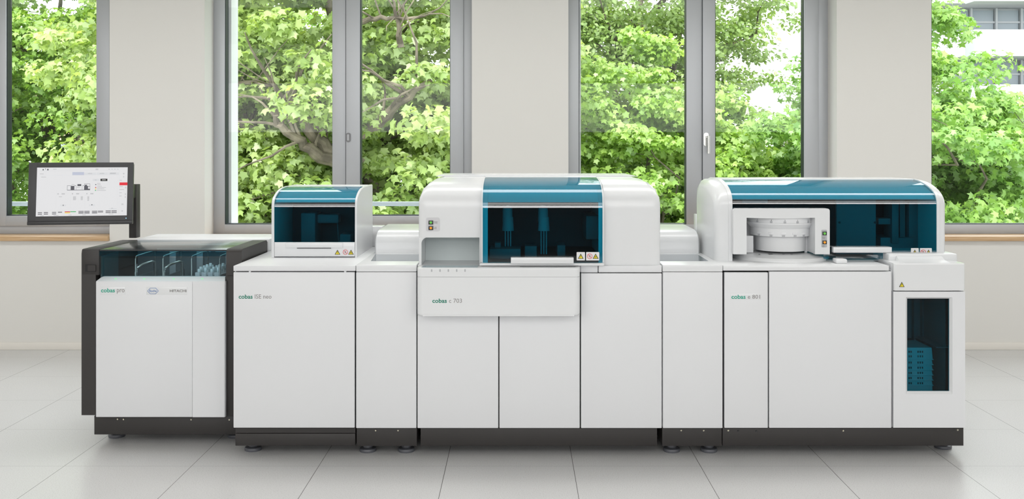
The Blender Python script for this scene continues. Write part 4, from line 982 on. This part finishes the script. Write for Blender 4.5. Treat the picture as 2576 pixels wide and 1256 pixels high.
def bend(p0, p1, n, amp, r):
    P = []; off = Vector((r.uniform(-1, 1), r.uniform(-1, 1), r.uniform(.2, 1)))*amp
    for i in range(n+1):
        t = i/n; P.append(Vector(p0).lerp(Vector(p1), t) + off*math.sin(math.pi*t) + Vector((r.uniform(-1, 1), r.uniform(-1, 1), r.uniform(-1, 1)))*amp*.25*(1 if 0 < i < n else 0))
    return P
def tree(label, base, cen, rad, nclump, per, size, kind, mat, seed, cr=.55, trunk_r=.22, nb=8, limbs=None, group=None, zmin=-3.4, name='broadleaf_tree', shell=.5):
    r = random.Random(seed); T = thing(name, base, label, 'tree', group)
    top = Vector((cen[0], cen[1], cen[2]+rad[2]*.55)); P = bend(base, top, 8, .25, r)
    m = MB(); m.tube(P, [trunk_r*(1-.82*i/8) for i in range(9)], 12); m.build('trunk', BARK, T)
    ends = []
    for k in range(nb):
        f = .3+.6*k/nb; a = P[int(f*8)]; th_ = k*2.4+r.random(); ph_ = r.uniform(.05, .8)
        e = Vector((cen[0]+rad[0]*.8*math.cos(th_)*math.cos(ph_), cen[1]+rad[1]*.8*math.sin(th_)*math.cos(ph_), cen[2]+rad[2]*.75*math.sin(ph_)*r.choice((1, .6, -.3))))
        L_ = bend(a, e, 7, .35, r); m = MB(); rb_ = trunk_r*.42; m.tube(L_, [rb_*(1-.85*i/7) for i in range(8)], 8)
        for j in range(6):
            q = L_[r.randint(2, 7)]; e2 = q + Vector((r.uniform(-1, 1), r.uniform(-1, 1), r.uniform(-.4, .8))).normalized()*r.uniform(.6, 1.5); L2 = bend(q, e2, 4, .12, r)
            m.tube(L2, [rb_*.32*(1-.8*i/4) for i in range(5)], 6); ends.append(e2)
            for q2 in range(3):
                q3 = L2[r.randint(1, 4)]; e3 = q3 + Vector((r.uniform(-1, 1), r.uniform(-1, 1), r.uniform(-.5, .7))).normalized()*r.uniform(.3, .7); m.tube(bend(q3, e3, 3, .05, r), [rb_*.1, rb_*.08, rb_*.06, rb_*.03], 5); ends.append(e3)
        m.build('branch', BARK, T)
    for L_ in (limbs or []):
        m = MB(); R0 = L_[0]; pts_ = [Vector(p) for p in L_[1]]; sm = []
        for i in range(len(pts_)-1):
            for q in range(4):
                sm.append(pts_[i].lerp(pts_[i+1], q/4) + Vector((r.uniform(-1, 1), r.uniform(-1, 1), r.uniform(-1, 1)))*.025)
        sm.append(pts_[-1]); nn_ = len(sm); m.tube(sm, [R0*(1-.75*i/nn_) for i in range(nn_)], 10)
        for j in range(7):
            q = sm[r.randint(nn_//4, nn_-1)]; e2 = q + Vector((r.uniform(-1, 1), r.uniform(-.6, .2), r.uniform(-.3, 1))).normalized()*r.uniform(.5, 1.2); m.tube(bend(q, e2, 4, .1, r), [R0*.26, R0*.2, R0*.15, R0*.1, R0*.05], 6)
        m.build('branch', BARK, T)
    d = rng.normal(size=(nclump, 3)); d /= np.linalg.norm(d, axis=1)[:, None]; q = shell + (1-shell)*rng.random(nclump)**.6
    lump = 1 + .13*np.sin(d[:, 0]*7+seed)*np.cos(d[:, 2]*6+seed*2)
    cs = np.array(cen) + d*q[:, None]*lump[:, None]*np.array(rad)
    cs = cs[cs[:, 2] > zmin]
    if ends: cs = np.concatenate([cs, np.array([tuple(e) for e in ends])])
    foliage(T, cs, rng.uniform(.6, 1.15, len(cs))*cr, per, size, kind, mat)
    return T
LPLANE = leaf_mat('plane_tree_leaf', (.24, .37, .09), (.52, .65, .26), .5)
LMAPLE = leaf_mat('fresh_maple_leaf', (.14, .30, .04), (.40, .58, .13), .45)
LLIME = leaf_mat('lime_green_leaf', (.22, .40, .06), (.46, .64, .17), .48)
LPALE = leaf_mat('pale_green_leaf', (.17, .28, .06), (.40, .54, .20), .42)
LCHEST = leaf_mat('chestnut_leaf', (.13, .30, .045), (.38, .58, .15), .42)
def at(px, py, Y): return (X(px, Y), Y, Z(py, Y))
tree('bright green maple seen through the leftmost window', (-9.4, 19.5, -4), (-9.2, 19.5, 2.0), (3.6, 3.2, 4.6), 330, 120, .072, 'plane', LMAPLE, 1, .55, .20, 10, name='maple_tree', group=None)
tree('pale green plane tree with thick grey limbs behind the small cube shaped module', (-1.9, 15.6, -4), (-3.2, 15.4, 2.0), (4.2, 2.9, 4.6), 430, 150, .082, 'plane', LPLANE, 2, .55, .26, 9, name='plane_tree', shell=.35,
     limbs=[(.14, [at(905, 420, 13.6), at(835, 392, 13.4), at(780, 330, 13.3), at(745, 262, 13.2), at(690, 255, 13.1)]),
            (.10, [at(870, 415, 13.4), at(790, 385, 13.2), at(745, 345, 13.1), at(700, 310, 13.0), at(690, 275, 12.9)]),
            (.11, [at(860, 350, 13.5), at(930, 322, 13.3), at(975, 290, 13.2), at(1010, 255, 13.1), at(1085, 200, 13.0)]),
            (.05, [at(870, 66, 13.5), at(930, 48, 13.3), at(990, 46, 13.2), at(1070, 40, 13.1)]),
            (.05, [at(1010, 115, 13.3), at(1000, 70, 13.2), at(992, 5, 13.1)]),
            (.04, [at(560, 212, 13.6), at(640, 210, 13.4), at(700, 222, 13.3)])])
tree('lime green tree with a domed crown, left of the window with the steel handle', (2.6, 17.0, -4), (2.3, 17.0, 0.0), (2.4, 2.2, 3.5), 270, 110, .075, 'plane', LLIME, 3, .45, .12, 9, name='lime_tree', shell=.45)
tree('tall pale green tree rising behind the lime green one', (3.2, 24, -4), (3.0, 24, 4.6), (3.7, 3, 4.6), 300, 100, .085, 'oval', LPALE, 4, .6, .22, 10, name='tall_tree')
tree('horse chestnut with white flower candles in the right pane beside the steel handle', (7.0, 18.5, -4), (6.4, 18.5, -.9), (2.9, 2.5, 3.6), 240, 130, .095, 'chestnut', LCHEST, 5, .55, .18, 8, name='chestnut_tree', group=None, shell=.45)
tree('horse chestnut filling the rightmost window, in front of the white office building', (6.3, 15.5, -4), (6.05, 15.6, 1.0), (1.65, 2.2, 3.6), 230, 130, .080, 'chestnut', LCHEST, 6, .5, .16, 8, name='chestnut_tree', shell=.45)
tree('broad green tree far behind, low between the lime green tree and the plane tree', (-.6, 27, -4), (-.4, 27, .3), (4.6, 3, 4.2), 150, 80, .10, 'oval', LLIME, 7, .7, .2, 7, name='distant_tree')
tree('fresh green tree far behind the plane tree', (-6, 26, -4), (-6.2, 26, 1.6), (4.6, 3, 4.6), 140, 80, .10, 'oval', LLIME, 8, .7, .2, 7, name='distant_tree')
tree('pale round tree low behind the two chestnuts', (12.2, 24, -4), (12.3, 24, -.9), (2.8, 2.5, 3.2), 170, 80, .10, 'oval', LPALE, 9, .6, .18, 6, name='distant_tree')
# flower candles of the chestnut
ch = [o for o in COL.objects if o.name.startswith('chestnut_tree')]
for px, py, Y, T in ((1880, 280, 16.0, ch[0]), (1977, 352, 15.9, ch[0]), (2448, 235, 13.3, ch[1])):
    x, y, z = at(px, py, Y); m = MB(); r = random.Random(px)
    for k in range(40):
        t = k/40; a = k*2.4; rr_ = .026*(1-t)+.004; p = (x+rr_*math.cos(a), y+rr_*math.sin(a), z-.06+.12*t); s = .008
        m.box(p[0]-s, p[0]+s, p[1]-s, p[1]+s, p[2]-s, p[2]+s, bev=.006, seg=1)
    m.build('flower_spike', plain('cream_blossom', (.80, .74, .66), .7), T)
# white office building
OB = thing('office_building', (29, 60, -4), 'white office building with projecting storeys and grey window bands', 'building')
FAC = plain('white_facade', (.46, .47, .48), .6); PANE = plain('pale_window_glass', (.30, .34, .37), .3)
bx('wall', FAC, OB, 22.5, 46, 60, 74, -4, 22)
for k, zc_ in enumerate((.55, 3.75, 6.95, 10.15, 13.35)):
    m = MB(); m.prism([(23.6, zc_), (46, zc_), (46, zc_+1.55), (23.0, zc_+1.55)], 57.6, 60.01, 'y'); m.prism([(26.5, zc_-.05), (46, zc_-.05), (46, zc_+1.5), (26.5, zc_+1.5)], 56.4, 57.6, 'y'); m.build('storey_band', FAC, OB)
    wi = MB()
    for j in range(14):
        x = 23.3+j*1.55; wi.box(x, x+1.35, 59.9, 60.02, zc_+1.7, zc_+3.1)
    wi.build('window_band', PANE, OB)
    rb_ = MB()
    for j in range(15): x = 23.2+j*1.55-.05; rb_.box(x, x+.12, 59.7, 60.0, zc_+1.55, zc_+3.2)
    rb_.box(23.2, 46, 59.8, 60.0, zc_+2.3, zc_+2.42); rb_.build('facade_rib', FAC, OB)
# salmon house behind the maple
PH = thing('apartment_house', (-20, 48, -4), 'salmon pink house barely visible between the maple leaves', 'building')
bx('wall', plain('salmon_render', (.62, .40, .30), .8), PH, -24, -15.5, 48, 58, -4, 5.2)
m = MB(); m.prism([(47.4, 5.2), (58.4, 5.2), (53, 7.4)], -24.5, -15, 'x'); m.build('roof', plain('red_roof_tiles', (.35, .12, .07), .8), PH)
for i in range(3):
    for j in range(3):
        m = MB(); x = -23+i*2.6; z = -2.4+j*2.7; m.box(x, x+1.2, 47.94, 48.02, z, z+1.5); m.build('window', PANE, PH)
